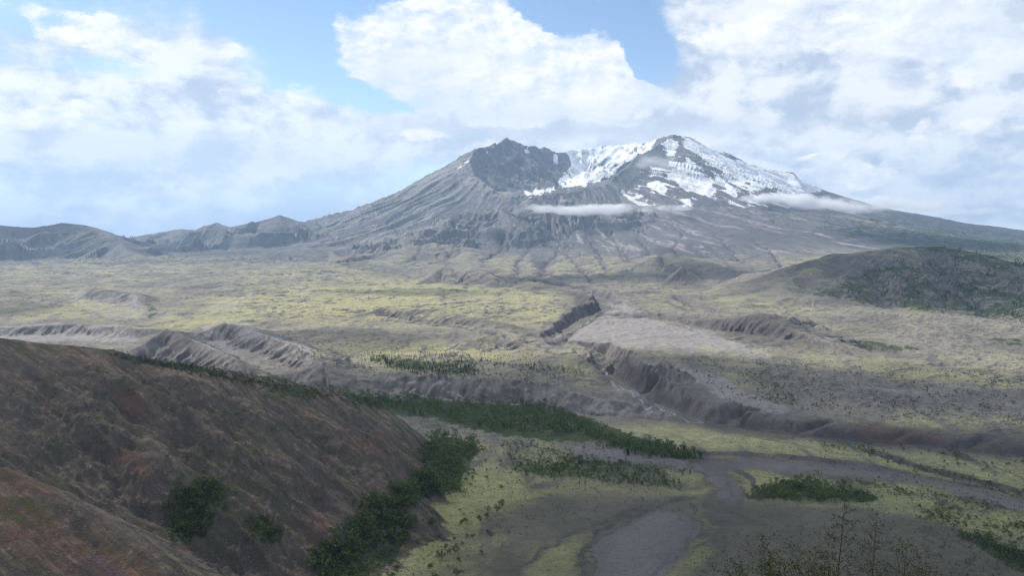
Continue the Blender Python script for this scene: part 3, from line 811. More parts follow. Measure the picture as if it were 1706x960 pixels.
GREEN = [([(70, 378), (150, 375), (200, 400), (190, 430), (90, 432)], .5), ([(1330, 372), (1500, 352), (1706, 386), (1860, 405), (1860, 470), (1600, 420), (1400, 400)], .6), ([(560, 648), (660, 668), (900, 668), (990, 700), (1080, 735), (1170, 755), (1160, 768), (1000, 742), (900, 735), (720, 700), (600, 680)], 1),
         ([(720, 725), (800, 740), (780, 780), (740, 830), (650, 830), (700, 790)], 1), ([(520, 960), (600, 850), (690, 820), (680, 900), (620, 985), (540, 985)], .9),
         ([(850, 770), (1060, 770), (1130, 800), (980, 800), (860, 790)], .6), ([(1250, 820), (1310, 798), (1460, 825), (1450, 835), (1250, 836)], 1),
         ([(1580, 885), (1706, 925), (1860, 970), (1860, 985), (1690, 945)], 1), ([(600, 590), (780, 600), (800, 625), (700, 622), (620, 605)], .8),
         ([(1350, 480), (1500, 430), (1706, 460), (1860, 480), (1860, 545), (1706, 540), (1560, 522), (1380, 500)], .72), ([(1430, 400), (1706, 460), (1706, 385), (1560, 375)], .7),
         ([(285, 810), (350, 805), (370, 830), (320, 900), (290, 915)], 1), ([(395, 865), (470, 880), (460, 910), (400, 880)], 1), ([(330, 670), (420, 690), (390, 710), (340, 690)], .7),
         ([(190, 585), (300, 605), (430, 632), (540, 650), (520, 680), (430, 650), (300, 625), (180, 600)], .8), ([(420, 735), (480, 760), (500, 800), (430, 770)], .4),
         ([(1430, 565), (1540, 580), (1530, 592), (1440, 585)], .9), ([(1620, 560), (1706, 565), (1706, 585), (1640, 575)], .7), ([(400, 610), (530, 640), (460, 640)], .7),
         ([(1090, 430), (1150, 430), (1130, 460), (1070, 450)], .6), ([(235, 500), (262, 505), (255, 530), (240, 530)], .7), ([(780, 830), (1000, 830), (1130, 850), (960, 890), (900, 960), (700, 985), (720, 880)], .35), ([(1290, 470), (1400, 440), (1500, 405), (1600, 410), (1706, 450), (1860, 470), (1860, 500), (1400, 500)], .42), ([(130, 690), (200, 700), (170, 730), (120, 720)], .5)]
RUST = [([(1420, 700), (1480, 708), (1560, 715), (1600, 735), (1480, 738), (1410, 730)], .9), ([(120, 610), (190, 650), (240, 700), (200, 690), (130, 640)], .6), ([(170, 640), (230, 650), (260, 700), (190, 680)], 1),
        ([(190, 740), (260, 760), (240, 800), (180, 770)], .8), ([(0, 765), (120, 830), (60, 840), (-60, 800)], .6), ([(0, 820), (140, 870), (230, 960), (100, 960), (-60, 880)], .5),
        ([(560, 700), (700, 730), (690, 760), (600, 780)], .5), ([(440, 850), (560, 860), (560, 940), (500, 930)], .5), ([(200, 560), (330, 520), (260, 570)], .3)]
ORANGE = [([(60, 830), (130, 860), (200, 905), (300, 960), (330, 985), (240, 985), (180, 930), (140, 880)], .9), ([(-60, 800), (80, 830), (140, 880), (60, 850), (-60, 830)], .5)]
PURPLE = [([(120, 920), (160, 915), (260, 985), (170, 985)], 1), ([(200, 650), (240, 660), (255, 690), (210, 675)], .5)]
DARK = [([(1175, 535), (1230, 532), (1268, 524), (1300, 540), (1350, 562), (1400, 582), (1300, 575), (1200, 556)], .75), ([(1230, 680), (1330, 690), (1430, 703), (1560, 711), (1706, 717), (1860, 724), (1860, 785), (1706, 764), (1560, 748), (1420, 741), (1330, 728), (1250, 712)], .62), ([(800, 461), (870, 470), (950, 478), (968, 486), (1003, 499), (1022, 515), (992, 529), (960, 507), (945, 490), (800, 474)], .85), ([(1040, 592), (1095, 620), (1100, 650), (1060, 640), (1000, 605)], .7), ([(1280, 530), (1340, 556), (1360, 570), (1200, 552), (1240, 530)], .7), ([(1060, 600), (1090, 625), (1085, 645), (1020, 600)], .9), ([(1170, 700), (1330, 722), (1330, 734), (1170, 710)], 1),  # dark rock and mounds, plus painted shade on gorge, canyon and crater walls
        ([(1090, 655), (1150, 685), (1110, 675)], .9), ([(1560, 715), (1860, 725), (1860, 790), (1600, 745)], .6), ([(960, 490), (1020, 515), (990, 530), (960, 500)], .8), ([(560, 434), (700, 462), (600, 452)], .8),
        ([(1098, 474), (1116, 450), (1138, 440), (1162, 452), (1182, 480), (1140, 478)], 1), ([(1085, 418), (1110, 412), (1150, 425), (1150, 440), (1100, 445)], .7), ([(800, 245), (930, 250), (925, 290), (860, 320), (800, 290)], .38), ([(0, 720), (110, 740), (110, 790), (0, 780)], .5),
        ([(330, 860), (420, 860), (540, 960), (360, 985)], .5), ([(20, 480), (60, 485), (50, 500), (10, 500)], .6), ([(260, 545), (300, 545), (360, 580), (260, 575)], .5), ([(670, 690), (760, 715), (700, 712)], .6)]
SNOW = [([(1144, 262), (1165, 275), (1180, 295), (1194, 303), (1186, 308), (1197, 321), (1178, 327), (1144, 320), (1121, 301), (1109, 293), (1127, 280)], 1),
        ([(1176, 278), (1190, 284), (1234, 327), (1220, 328), (1200, 305)], 1),
        ([(1134, 225), (1155, 229), (1196, 250), (1232, 265), (1258, 273), (1317, 288), (1377, 319), (1335, 322), (1322, 328), (1291, 312), (1248, 320), (1214, 306), (1196, 280), (1165, 258), (1140, 246)], .9),
        ([(1072, 303), (1095, 299), (1107, 309), (1117, 323), (1098, 320), (1080, 312)], .9), ([(1098, 240), (1118, 226), (1133, 238), (1122, 262), (1110, 262)], .7),
        ([(1030, 318), (1060, 312), (1085, 330), (1100, 345), (1060, 345)], .42), ([(1105, 322), (1180, 328), (1190, 345), (1130, 350)], .45), ([(1180, 325), (1330, 325), (1340, 345), (1200, 348)], .5), ([(1060, 285), (1130, 262), (1240, 290), (1340, 325), (1200, 340), (1060, 325)], .40),
        ([(940, 247), (964, 244), (1015, 242), (1070, 236), (1060, 262), (1038, 277), (1015, 298), (976, 309), (938, 315), (928, 303), (952, 275)], 1),
        ([(1040, 239), (1100, 226), (1088, 250), (1050, 262)], 1), ([(855, 317), (907, 314), (935, 308), (940, 318), (881, 328)], .95), ([(850, 236), (935, 248), (930, 275), (880, 262), (850, 255)], .34), ([(785, 250), (830, 245), (800, 270), (770, 290), (755, 285)], .34)]
for M, L, sf in ((mMoss, MOSS, 14), (mAsh, ASH, 5), (mGreen, GREEN, 5), (mRust, RUST, 10), (mOrange, ORANGE, 8), (mPurple, PURPLE, 8), (mDark, DARK, 5), (mSnow, SNOW, 3), (mBare, BARE, 5)):
    for p, v in L:
        paint(M, p, v, sf)

# slope of the land
dHy = np.gradient(H, axis=0) / np.gradient(Y2, axis=0)
dHu = np.gradient(H, axis=1) / (UR[1] - UR[0]) / Y2
gx = dHu; gy = dHy - U2 * dHu
SLOPE = np.sqrt(gx * gx + gy * gy)
flat = 1 - sstep(SLOPE, .22, .60)
nA = fbm(X2, Y2 * 1.8, 420, 6, .6, 201); nB = fbm(X2 + 3000, Y2 * 2, 110, 5, .6, 203)
farf = sstep(Y2, 5200, 7500)
wob = 0.5 + .5 * nB
stre = fbm(ANG * 5200, RAD * .16, 210, 5, .62, 241) + .5 * fbm(ANG * 5200, RAD * .3, 70, 3, .6, 243)
nC = fbm(X2 - 3000, Y2 * 1.6, 46, 5, .62, 205)
Moss = np.clip(sample(mMoss) * .46 + .29 + .12 * (Y2 < 1250) + .34 * nA + .20 * nB + .08 * nC - .40 * sstep(rill, .5, .85) - .44 * sample(mBare), 0, 1) * flat * (1 - farf) * (1 - VOLC * .65)
Ash = np.clip(sstep(stre, -.1, .45) * .8 * VOLC * (RAD < 4200) + sample(mAsh) + sstep(SLOPE, .45, .9) * .5 * (1 - HILL) + .25 * sstep(nB, .1, .6), 0, 1)
Green = np.clip(sample(mGreen) * (.8 + .6 * nB), 0, 1)
Snow = sample(mSnow, .35) * (Y2 > 6500)
Snow = Snow * (1 - .10 * (1 - CRATER)) + (Snow > .05) * (stre * .78 - .05) * (1 - CRATER)
DarkM = np.clip(sample(mDark) + CH * .38 * (1 - HILL), 0, 1)  # painted wall shade and dark rock; cut channels and gullies darkened too
rib = fbm(X2, H * .35, 120, 5, .62, 245)
Snow = np.clip(Snow * (1 - .16 * CRATER * (Y2 < 9600)) + (Snow > .05) * CRATER * (rib * .95 - .12), 0, 1)
Rust, Orange, Purple = sample(mRust), sample(mOrange), sample(mPurple)
Brown = HILL
Forest = Green * (Y2 > 2400)


def land_mesh(name, sel, attrs):
    """the grid faces chosen by sel (per cell) as one mesh"""
    fi = np.nonzero(sel.ravel())[0]
    r = fi // (NC - 1); c = fi % (NC - 1)
    v0 = r * NC + c
    quads = np.stack([v0, v0 + 1, v0 + 1 + NC, v0 + NC], 1)
    used, inv = np.unique(quads.ravel(), return_inverse=True)
    me = bpy.data.meshes.new(name)
    me.vertices.add(len(used))
    co = np.stack([X2.ravel()[used], Y2.ravel()[used], H.ravel()[used]], 1).astype(np.float32)
    me.vertices.foreach_set('co', co.ravel())
    nq = len(quads)
    me.loops.add(nq * 4); me.loops.foreach_set('vertex_index', inv.astype(np.int32).ravel())
    me.polygons.add(nq)
    me.polygons.foreach_set('loop_start', np.arange(nq, dtype=np.int32) * 4)
    me.polygons.foreach_set('loop_total', np.full(nq, 4, np.int32))
    me.polygons.foreach_set('use_smooth', np.ones(nq, bool))
    me.update(calc_edges=True)
    for an, chans in attrs.items():
        a = me.color_attributes.new(an, 'FLOAT_COLOR', 'POINT')
        buf = np.stack([np.clip(ch.ravel()[used], 0, 1) for ch in chans], 1).astype(np.float32)
        a.data.foreach_set('color', buf.ravel())
    o = bpy.data.objects.new(name, me)
    scn.collection.objects.link(o)
    o['kind'] = 'structure'
    return o

cell = lambda A: A[:-1, :-1]
isHill = cell(HILL > .5) & cell(Y2 < 1650)
isVolc = (cell(VOLC > .5) & cell(Y2 > 4500)) | cell(Y2 > 11500)
isNear = cell(Y2 < 560) & ~isHill
isFarHill = cell(Y2 > 5000) & cell(U2 < -.24) & cell(Y2 > 5000) & ~isVolc
isPlain = ~(isHill | isVolc | isNear | isFarHill)
ATT = {'ground_a': (Moss, Ash, Green, Snow), 'ground_b': (DarkM, Rust, Orange, Purple)}


def land_material(name, kind):
    m = bpy.data.materials.new(name); m.use_nodes = True
    nt = m.node_tree; nt.nodes.clear(); n = N(nt)
    geo = nt.nodes.new('ShaderNodeNewGeometry')
    P = geo.outputs['Position']; NRM = geo.outputs['Normal']
    A = n.attr('ground_a'); B = n.attr('ground_b')
    sa = nt.nodes.new('ShaderNodeSeparateColor'); nt.links.new(A.outputs['Color'], sa.inputs[0])
    sb = nt.nodes.new('ShaderNodeSeparateColor'); nt.links.new(B.outputs['Color'], sb.inputs[0])
    moss, ash, green = sa.outputs; snow = A.outputs['Alpha']
    dark, rust, orange = sb.outputs; purple = B.outputs['Alpha']
    nz = n.sep(NRM)[2]
    steep = n.ss(nz, 0.90, 0.70)
    far_s = {'plain': 1.0, 'volcano': 4.0, 'hillside': 0.45, 'near': .25}[kind]
    n1 = n.noise(P, 0.006 / far_s, 9, .66)
    n2 = n.noise(P, 0.07 / far_s, 6, .65)
    n3 = n.noise(P, 0.35 / far_s, 4, .65)
    stretch = n.vec('MULTIPLY', P, (1.0, 1.0, 6.0))
    if kind in ('plain', 'volcano'):
        base = n.mix(n.ss(n1, .3, .7), (0.160, 0.145, 0.130), (0.265, 0.24, 0.215))
        if kind == 'volcano':
            base = n.mix(n.ss(n1, .3, .7), (0.100, 0.097, 0.106), (0.195, 0.184, 0.188))
        base = n.mix(n.ss(n2, .38, .68, 0, .7), base, (0.095, 0.092, 0.078))
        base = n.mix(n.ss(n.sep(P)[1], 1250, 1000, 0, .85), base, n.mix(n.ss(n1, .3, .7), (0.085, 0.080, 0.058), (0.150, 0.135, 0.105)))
        ashc = n.mix(n.ss(n2, .3, .7), (0.235, 0.217, 0.208), (0.335, 0.312, 0.298))
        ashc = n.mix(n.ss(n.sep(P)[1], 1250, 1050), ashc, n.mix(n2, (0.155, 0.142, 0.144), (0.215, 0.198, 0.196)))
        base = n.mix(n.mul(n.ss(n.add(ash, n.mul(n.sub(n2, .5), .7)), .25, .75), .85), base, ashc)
        mossc = n.mix(n.ss(n2, .3, .72), (0.270, 0.260, 0.125), (0.470, 0.435, 0.245))
        mossc = n.mix(n.ss(n3, .5, .72), mossc, (0.17, 0.16, 0.09))
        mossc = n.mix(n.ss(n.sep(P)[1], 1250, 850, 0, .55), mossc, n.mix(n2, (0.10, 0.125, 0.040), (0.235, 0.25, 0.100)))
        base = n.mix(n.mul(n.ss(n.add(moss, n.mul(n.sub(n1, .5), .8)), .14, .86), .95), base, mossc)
        # dark scrub and runnels speckled over the plateau
        speck = n.ss(n3, .55, .63)
        base = n.mix(n.mul(speck, n.ss(n1, .35, .65, .25, .75)), base, (0.065, 0.075, 0.045))
        gm = n.ss(n.add(green, n.mul(n.sub(n2, .5), 1.1)), .38, .62)
        base = n.mix(n.mul(gm, .88), base, n.mix(n.ss(n3, .35, .7), (0.022, 0.040, 0.016), (0.075, 0.105, 0.035)))
        wall = n.noise(n.vec('MULTIPLY', P, (1, 1, .15)), .05 / far_s, 5, .6)
        wallc = n.mix(n.ss(wall, .3, .7), (0.085, 0.077, 0.075), (0.23, 0.207, 0.195))
        if kind == 'volcano': wallc = n.mix(n.ss(wall, .3, .7), (0.078, 0.078, 0.088), (0.21, 0.20, 0.205))
        base = n.mix(n.mul(steep, .85), base, wallc)
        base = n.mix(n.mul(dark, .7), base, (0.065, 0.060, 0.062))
        base = n.mix(n.mul(n.ss(n.add(rust, n.mul(n.sub(n2, .5), .6)), .2, .8), .8), base, (0.115, 0.080, 0.065))
        if kind == 'volcano':
            sn = n.noise(n.vec('MULTIPLY', P, (1, 1, .35)), .0042, 9, .66)
            sn2 = n.noise(n.vec('ADD', P, (900, 0, 0)), .013, 5, .6)
            cov = n.add(snow, n.add(n.mul(n.sub(sn, .5), 1.5), n.mul(n.sub(sn2, .5), .55)))
            sm = n.mul(n.ss(cov, .38, .50), n.ss(snow, .08, .2))
            sm = n.mul(sm, n.ss(nz, .45, .62))
            base = n.mix(sm, base, n.mix(n.ss(sn2, .42, .68), (0.84, 0.86, 0.90), (0.60, 0.58, 0.56)))
    else:
        ax_ = n.sep(P)
        cc = n.add(n.mul(ax_[0], .40), n.mul(ax_[1], .92)); al = n.sub(n.mul(ax_[0], .92), n.mul(ax_[1], .40))
        sv = n.xyz(cc, n.mul(al, .12), n.mul(ax_[2], .3))
        st1 = n.noise(sv, .055 / far_s, 6, .66); st2 = n.noise(sv, .25 / far_s, 5, .66)
        base = n.mix(n.ss(n1, .3, .7), (0.175, 0.128, 0.096), (0.27, 0.21, 0.163))
        base = n.mix(n.ss(st1, .40, .62, 0, .75), base, (0.070, 0.062, 0.048))
        base = n.mix(n.ss(st2, .52, .66, 0, .7), base, (0.34, 0.28, 0.23))
        base = n.mix(n.ss(n2, .42, .66, 0, .6), base, (0.075, 0.064, 0.050))
        base = n.mix(n.mul(n.ss(n3, .55, .72), .5), base, (0.24, 0.20, 0.17))
        base = n.mix(n.mul(n.ss(n.add(rust, n.mul(n.sub(n2, .5), .7)), .25, .75), .75), base, (0.19, 0.085, 0.060))
        base = n.mix(n.mul(n.ss(n.add(orange, n.mul(n.sub(n2, .5), .9)), .3, .9), .6), base, (0.28, 0.150, 0.070))
        base = n.mix(n.mul(n.ss(n.add(purple, n.mul(n.sub(n2, .5), .9)), .3, .9), .5), base, (0.15, 0.085, 0.12))
        base = n.mix(n.mul(dark, .6), base, (0.055, 0.050, 0.045))
        olive = n.mul(n.ss(n.add(n.add(n.mul(n1, .6), n.mul(st1, .4)), n.mul(n.sub(n3, .5), .5)), .48, .60), .75)
        base = n.mix(olive, base, (0.085, 0.092, 0.035))
        gm = n.ss(n.add(green, n.mul(n.sub(n2, .5), 1.3)), .38, .60)
        base = n.mix(n.mul(gm, .9), base, n.mix(n.ss(n3, .35, .7), (0.020, 0.036, 0.014), (0.075, 0.10, 0.035)))
        base = n.mix(n.mul(steep, .45), base, n.mix(n3, (0.07, 0.062, 0.058), (0.21, 0.19, 0.17)))
    bs = nt.nodes.new('ShaderNodeBsdfPrincipled')
    n.put(base, bs.inputs['Base Color'])
    bs.inputs['Roughness'].default_value = 0.95
    bs.inputs['Specular IOR Level'].default_value = 0.08
    bump = nt.nodes.new('ShaderNodeBump')
    bump.inputs['Strength'].default_value = 0.9
    bump.inputs['Distance'].default_value = {'plain': 6, 'volcano': 20, 'hillside': 5, 'near': .5}[kind]
    n.put(n.add(n.mul(n2, .65), n.mul(n3, .35)), bump.inputs['Height'])
    nt.links.new(bump.outputs[0], bs.inputs['Normal'])
    o = nt.nodes.new('ShaderNodeOutputMaterial')
    nt.links.new(bs.outputs[0], o.inputs[0])
    return m

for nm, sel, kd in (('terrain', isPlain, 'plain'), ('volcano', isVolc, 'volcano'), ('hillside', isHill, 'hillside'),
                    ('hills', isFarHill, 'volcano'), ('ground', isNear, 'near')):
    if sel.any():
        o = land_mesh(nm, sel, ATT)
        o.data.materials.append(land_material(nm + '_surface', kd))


# the land goes on outside the picture: the slope under the viewpoint and the lowland all round
def sheet(name, x0, x1, y0, y1, nx, ny, zf, mat):
    V = [(x0 + (x1 - x0) * i / nx, y0 + (y1 - y0) * j / ny) for j in range(ny + 1) for i in range(nx + 1)]
    F = [(j * (nx + 1) + i, j * (nx + 1) + i + 1, (j + 1) * (nx + 1) + i + 1, (j + 1) * (nx + 1) + i) for j in range(ny) for i in range(nx)]
    me = bpy.data.meshes.new(name); me.from_pydata([(x, y, zf(x, y)) for x, y in V], [], F); me.update()
    me.materials.append(mat)
    o = bpy.data.objects.new(name, me); scn.collection.objects.link(o); o['kind'] = 'structure'
sheet('ground', -900, 900, -400, 516, 90, 46, lambda x, y: 316.6 - .62 * max(y - 3, 0) + 1.2 * math.sin(x * .021) * math.sin(y * .033), bpy.data.materials['ground_surface'])
sheet('terrain', -12400, 12400, -1400, 14100, 4, 4, lambda x, y: float(H.min()) - 3, bpy.data.materials['terrain_surface'])

# ----------------------------------------------------------------- haze, low cloud, and the clouds that shade the ground
def volume_box(name, lo, hi):
    me = bpy.data.meshes.new(name)
    v = [(x, y, z) for x in (lo[0], hi[0]) for y in (lo[1], hi[1]) for z in (lo[2], hi[2])]
    f = [(0, 1, 3, 2), (4, 6, 7, 5), (0, 4, 5, 1), (2, 3, 7, 6), (0, 2, 6, 4), (1, 5, 7, 3)]
    me.from_pydata(v, [], f); me.update()
    o = bpy.data.objects.new(name, me); scn.collection.objects.link(o)
    return o

HAZE = 3.9e-5
hz_ = volume_box('haze', (-12500, -1500, float(H.min()) - 4), (12500, 14200, float(H.max()) + 25))
hz_['kind'] = 'stuff'
m = bpy.data.materials.new('haze'); m.use_nodes = True
nt = m.node_tree; nt.nodes.clear()
pv = nt.nodes.new('ShaderNodeVolumePrincipled')
pv.inputs['Color'].default_value = (0.50, 0.72, 1.0, 1)
pv.inputs['Density'].default_value = HAZE
pv.inputs['Anisotropy'].default_value = 0.2
o_ = nt.nodes.new('ShaderNodeOutputMaterial'); nt.links.new(pv.outputs[0], o_.inputs['Volume'])
hz_.data.materials.append(m)


def lump_mesh(name, rx, ry, rz, nu=64, nv=32, amp=.12, seed=0, wl=.5):
    """a flattened, lumpy closed body"""
    th = np.linspace(0, 2 * np.pi, nu, endpoint=False); ph = np.linspace(0, np.pi, nv + 2)[1:-1]
    T, Pp = np.meshgrid(th, ph)
    x = np.cos(T) * np.sin(Pp); y = np.sin(T) * np.sin(Pp); z = np.cos(Pp)
    k = 1 + amp * fbm(x * 1000 + z * 300, y * 1000 + z * 210, wl * 1000, 4, .55, 301 + seed)
    V = np.stack([x * k * rx, y * k * ry, z * k * rz], -1).reshape(-1, 3).tolist()
    V += [(0, 0, rz), (0, 0, -rz)]
    F = []
    for j in range(nv - 1):
        for i in range(nu):
            a = j * nu + i; b = j * nu + (i + 1) % nu
            F.append((a, a + nu, b + nu, b))
    for i in range(nu):
        F.append((i, (i + 1) % nu, nu * nv)); F.append(((nv - 1) * nu + (i + 1) % nu, (nv - 1) * nu + i, nu * nv + 1))
    me = bpy.data.meshes.new(name); me.from_pydata(V, [], F)
    me.polygons.foreach_set('use_smooth', np.ones(len(F), bool)); me.update()
    o = bpy.data.objects.new(name, me); scn.collection.objects.link(o)
    return o


def mist_material(name, r, dens, seed, wl, thr=.42):
    m = bpy.data.materials.new(name); m.use_nodes = True
    nt = m.node_tree; nt.nodes.clear(); n = N(nt)
    tc = nt.nodes.new('ShaderNodeTexCoord'); P = tc.outputs['Object']
    x, y, z = n.sep(n.vec('DIVIDE', P, r))
    r2 = n.add(n.add(n.mul(x, x), n.mul(y, y)), n.mul(z, z))
    fall = n.math('MAXIMUM', n.sub(1.0, r2), 0.0)
    nz = n.noise(n.vec('ADD', n.vec('MULTIPLY', P, (1, 1, 2.0)), (seed * 311.0, 0, 0)), 1.0 / wl, 5, .62)
    e = n.add(n.mul(n.sub(nz, thr), 1.5), n.mul(n.sub(fall, .55), .6))
    d = n.mul(n.ss(e, 0.0, .40), dens)
    pv = nt.nodes.new('ShaderNodeVolumePrincipled')
    pv.inputs['Color'].default_value = (0.97, 0.98, 1, 1)
    n.put(d, pv.inputs['Density'])
    o = nt.nodes.new('ShaderNodeOutputMaterial'); nt.links.new(pv.outputs[0], o.inputs['Volume'])
    return m

for i, (px, py, Y, rx, ry, rz, dens, wl) in enumerate([
        (978, 349, 6500, 700, 170, 66, .014, 170), (1125, 347, 6700, 230, 110, 40, .007, 120),
        (1310, 338, 7300, 800, 190, 125, .013, 240), (1490, 340, 7600, 800, 160, 110, .006, 240), (1215, 352, 7000, 260, 120, 50, .006, 140),
        (1095, 272, 7950, 400, 120, 110, .0045, 170), (1400, 345, 7400, 500, 160, 90, .009, 200), (1620, 352, 8300, 620, 160, 60, .0035, 200)]):
    o = lump_mesh('cloud', rx, ry, rz, 40, 16, .1, i)
    o.location = world_at(px, py, Y)
    o['kind'] = 'stuff'
    o.data.materials.append(mist_material('mist', (rx, ry, rz), dens, i, wl))


def shade_cloud(x, y, rx, ry, z, seed, alpha=1.0, wl=900):
    """a high cloud out of the picture; x, y: middle of its shadow on the ground"""
    k = (z - 60) / TO_SUN[2]
    o = lump_mesh('cloud', rx, ry, 130, 64, 16, .12, seed)
    o.location = (x + TO_SUN[0] * k, y + TO_SUN[1] * k, z)
    o['kind'] = 'stuff'
    m = bpy.data.materials.new('cloud'); m.use_nodes = True
    nt = m.node_tree; nt.nodes.clear(); n = N(nt)
    tc = nt.nodes.new('ShaderNodeTexCoord'); P = tc.outputs['Object']
    X, Y, Z = n.sep(n.vec('DIVIDE', P, (rx, ry, 1000)))
    r2 = n.add(n.mul(X, X), n.mul(Y, Y))
    nz = n.noise(n.vec('ADD', P, (seed * 3000.0, 0, 0)), 1.0 / wl, 5, .55)
    a = n.ss(n.add(n.sub(1.0, r2), n.mul(n.sub(nz, .5), 1.3)), .02, .75, 0, alpha)
    df = nt.nodes.new('ShaderNodeBsdfDiffuse'); df.inputs[0].default_value = (.8, .8, .8, 1)
    tl = nt.nodes.new('ShaderNodeBsdfTranslucent'); tl.inputs[0].default_value = (.8, .8, .8, 1)
    tr = nt.nodes.new('ShaderNodeBsdfTransparent')
    m1 = nt.nodes.new('ShaderNodeMixShader'); m1.inputs[0].default_value = .3
    nt.links.new(df.outputs[0], m1.inputs[1]); nt.links.new(tl.outputs[0], m1.inputs[2])
    m2 = nt.nodes.new('ShaderNodeMixShader'); n.put(a, m2.inputs[0])
    nt.links.new(tr.outputs[0], m2.inputs[1]); nt.links.new(m1.outputs[0], m2.inputs[2])
    o_ = nt.nodes.new('ShaderNodeOutputMaterial'); nt.links.new(m2.outputs[0], o_.inputs[0])
    o.data.materials.append(m)

shade_cloud(0, 350, 1900, 950, 2100, 1, .44)
shade_cloud(150, 1350, 1300, 330, 2150, 2, .5, 500)
shade_cloud(500, 850, 800, 420, 2400, 12, .40, 500)
shade_cloud(1700, 2600, 1000, 500, 3000, 3, .55, 500)
shade_cloud(-500, 1900, 420, 130, 2300, 5, .4, 300)
shade_cloud(900, 3700, 1300, 350, 3000, 6, .6, 400)
shade_cloud(-350, 3000, 420, 110, 2900, 7, .55, 300)
shade_cloud(4300, 5700, 1800, 900, 4800, 9, .75, 900)
shade_cloud(1650, 2850, 620, 330, 3200, 14, .7, 400)
shade_cloud(-3600, 6200, 600, 450, 3600, 10, .8, 500)
shade_cloud(-1900, 2500, 500, 140, 2900, 8, .4, 300)

# ----------------------------------------------------------------- vegetation
def veg_material(name, c1, c2, scale=.15):
    m = bpy.data.materials.new(name); m.use_nodes = True
    nt = m.node_tree; nt.nodes.clear(); n = N(nt)
    geo = nt.nodes.new('ShaderNodeNewGeometry')
    nz = n.noise(geo.outputs['Position'], scale, 4, .6)
    rnd = geo.outputs['Random Per Island']
    col = n.mix(n.ss(n.add(nz, n.mul(n.sub(rnd, .5), .5)), .3, .7), c1, c2)
    df = nt.nodes.new('ShaderNodeBsdfDiffuse'); n.put(col, df.inputs[0])
    tl = nt.nodes.new('ShaderNodeBsdfTranslucent'); n.put(col, tl.inputs[0])
    mx = nt.nodes.new('ShaderNodeMixShader'); mx.inputs[0].default_value = .4
    nt.links.new(df.outputs[0], mx.inputs[1]); nt.links.new(tl.outputs[0], mx.inputs[2])
    o = nt.nodes.new('ShaderNodeOutputMaterial'); nt.links.new(mx.outputs[0], o.inputs[0])
    return m

M_ALDER = veg_material('alder_leaves', (0.042, 0.072, 0.020), (0.150, 0.200, 0.055))
M_CONIF = veg_material('conifer_needles', (0.016, 0.030, 0.018), (0.040, 0.062, 0.030))
M_SCRUB = veg_material('scrub_leaves', (0.030, 0.040, 0.020), (0.075, 0.085, 0.040))
M_LEAF = veg_material('young_leaves', (0.040, 0.060, 0.018), (0.100, 0.125, 0.038), 3.0)
def bark_material(name, c1, c2, sc):
    m = bpy.data.materials.new(name); m.use_nodes = True
    nt = m.node_tree; nt.nodes.clear(); n = N(nt)
    tc = nt.nodes.new('ShaderNodeTexCoord')
    col = n.mix(n.noise(tc.outputs['Object'], sc, 4, .6), c1, c2)
    df = nt.nodes.new('ShaderNodeBsdfDiffuse'); n.put(col, df.inputs[0])
    o = nt.nodes.new('ShaderNodeOutputMaterial'); nt.links.new(df.outputs[0], o.inputs[0])
    return m
M_BARK = bark_material('bark', (0.05, 0.042, 0.035), (0.12, 0.10, 0.085), 6)
M_PALE = bark_material('pale_bark', (0.16, 0.14, 0.12), (0.30, 0.27, 0.24), 9)

rg = np.random.default_rng(11)


def cards(cent, size, up=.4):
    """leaf clumps: one quad per centre, each facing its own way"""
    n_ = len(cent)
    a = rg.normal(size=(n_, 3)); a /= np.linalg.norm(a, axis=1, keepdims=True)
    b = rg.normal(size=(n_, 3)); b -= (a * b).sum(1, keepdims=True) * a; b /= np.linalg.norm(b, axis=1, keepdims=True)
    s = (size * rg.uniform(.6, 1.3, n_))[:, None]
    q = np.stack([cent - a * s, cent - b * s * .7, cent + a * s, cent + b * s * .7], 1)
    return q.reshape(-1, 3)


def quad_object(name, V, mat, parent=None):
    nq = len(V) // 4
    me = bpy.data.meshes.new(name)
    me.vertices.add(len(V)); me.vertices.foreach_set('co', V.astype(np.float32).ravel())
    me.loops.add(nq * 4); me.loops.foreach_set('vertex_index', np.arange(nq * 4, dtype=np.int32))
    me.polygons.add(nq)
    me.polygons.foreach_set('loop_start', np.arange(nq, dtype=np.int32) * 4)
    me.polygons.foreach_set('loop_total', np.full(nq, 4, np.int32))
    me.update(calc_edges=True)
    me.materials.append(mat)
    o = bpy.data.objects.new(name, me); scn.collection.objects.link(o)
    if parent: o.parent = parent
    return o


def crown_points(k, kind):
    """unit crown: height 1, about 1 wide"""
    if kind == 'conifer':
        t = rg.uniform(0, 1, k) ** .8
        r = (1 - t) * .22 * (0.55 + .45 * (np.floor(t * 9) % 2)) + .01
        a = rg.uniform(0, 2 * np.pi, k); rr = r * np.sqrt(rg.uniform(.3, 1, k))
        return np.stack([np.cos(a) * rr, np.sin(a) * rr, .06 + t * .94], 1)
    # several lobes
    nl = 5
    C = np.stack([rg.uniform(-.24, .24, nl), rg.uniform(-.24, .24, nl), rg.uniform(.35, .78, nl)], 1)
    i = rg.integers(0, nl, k)
    v = rg.normal(size=(k, 3)); v /= np.linalg.norm(v, axis=1, keepdims=True)
    r = rg.uniform(.5, 1, k)[:, None] ** .5 * rg.uniform(.20, .30, nl)[i][:, None]
    p = C[i] + v * r * (1, 1, .85)
    p[:, 2] = np.maximum(p[:, 2], .05)
    return p


pick = picker()


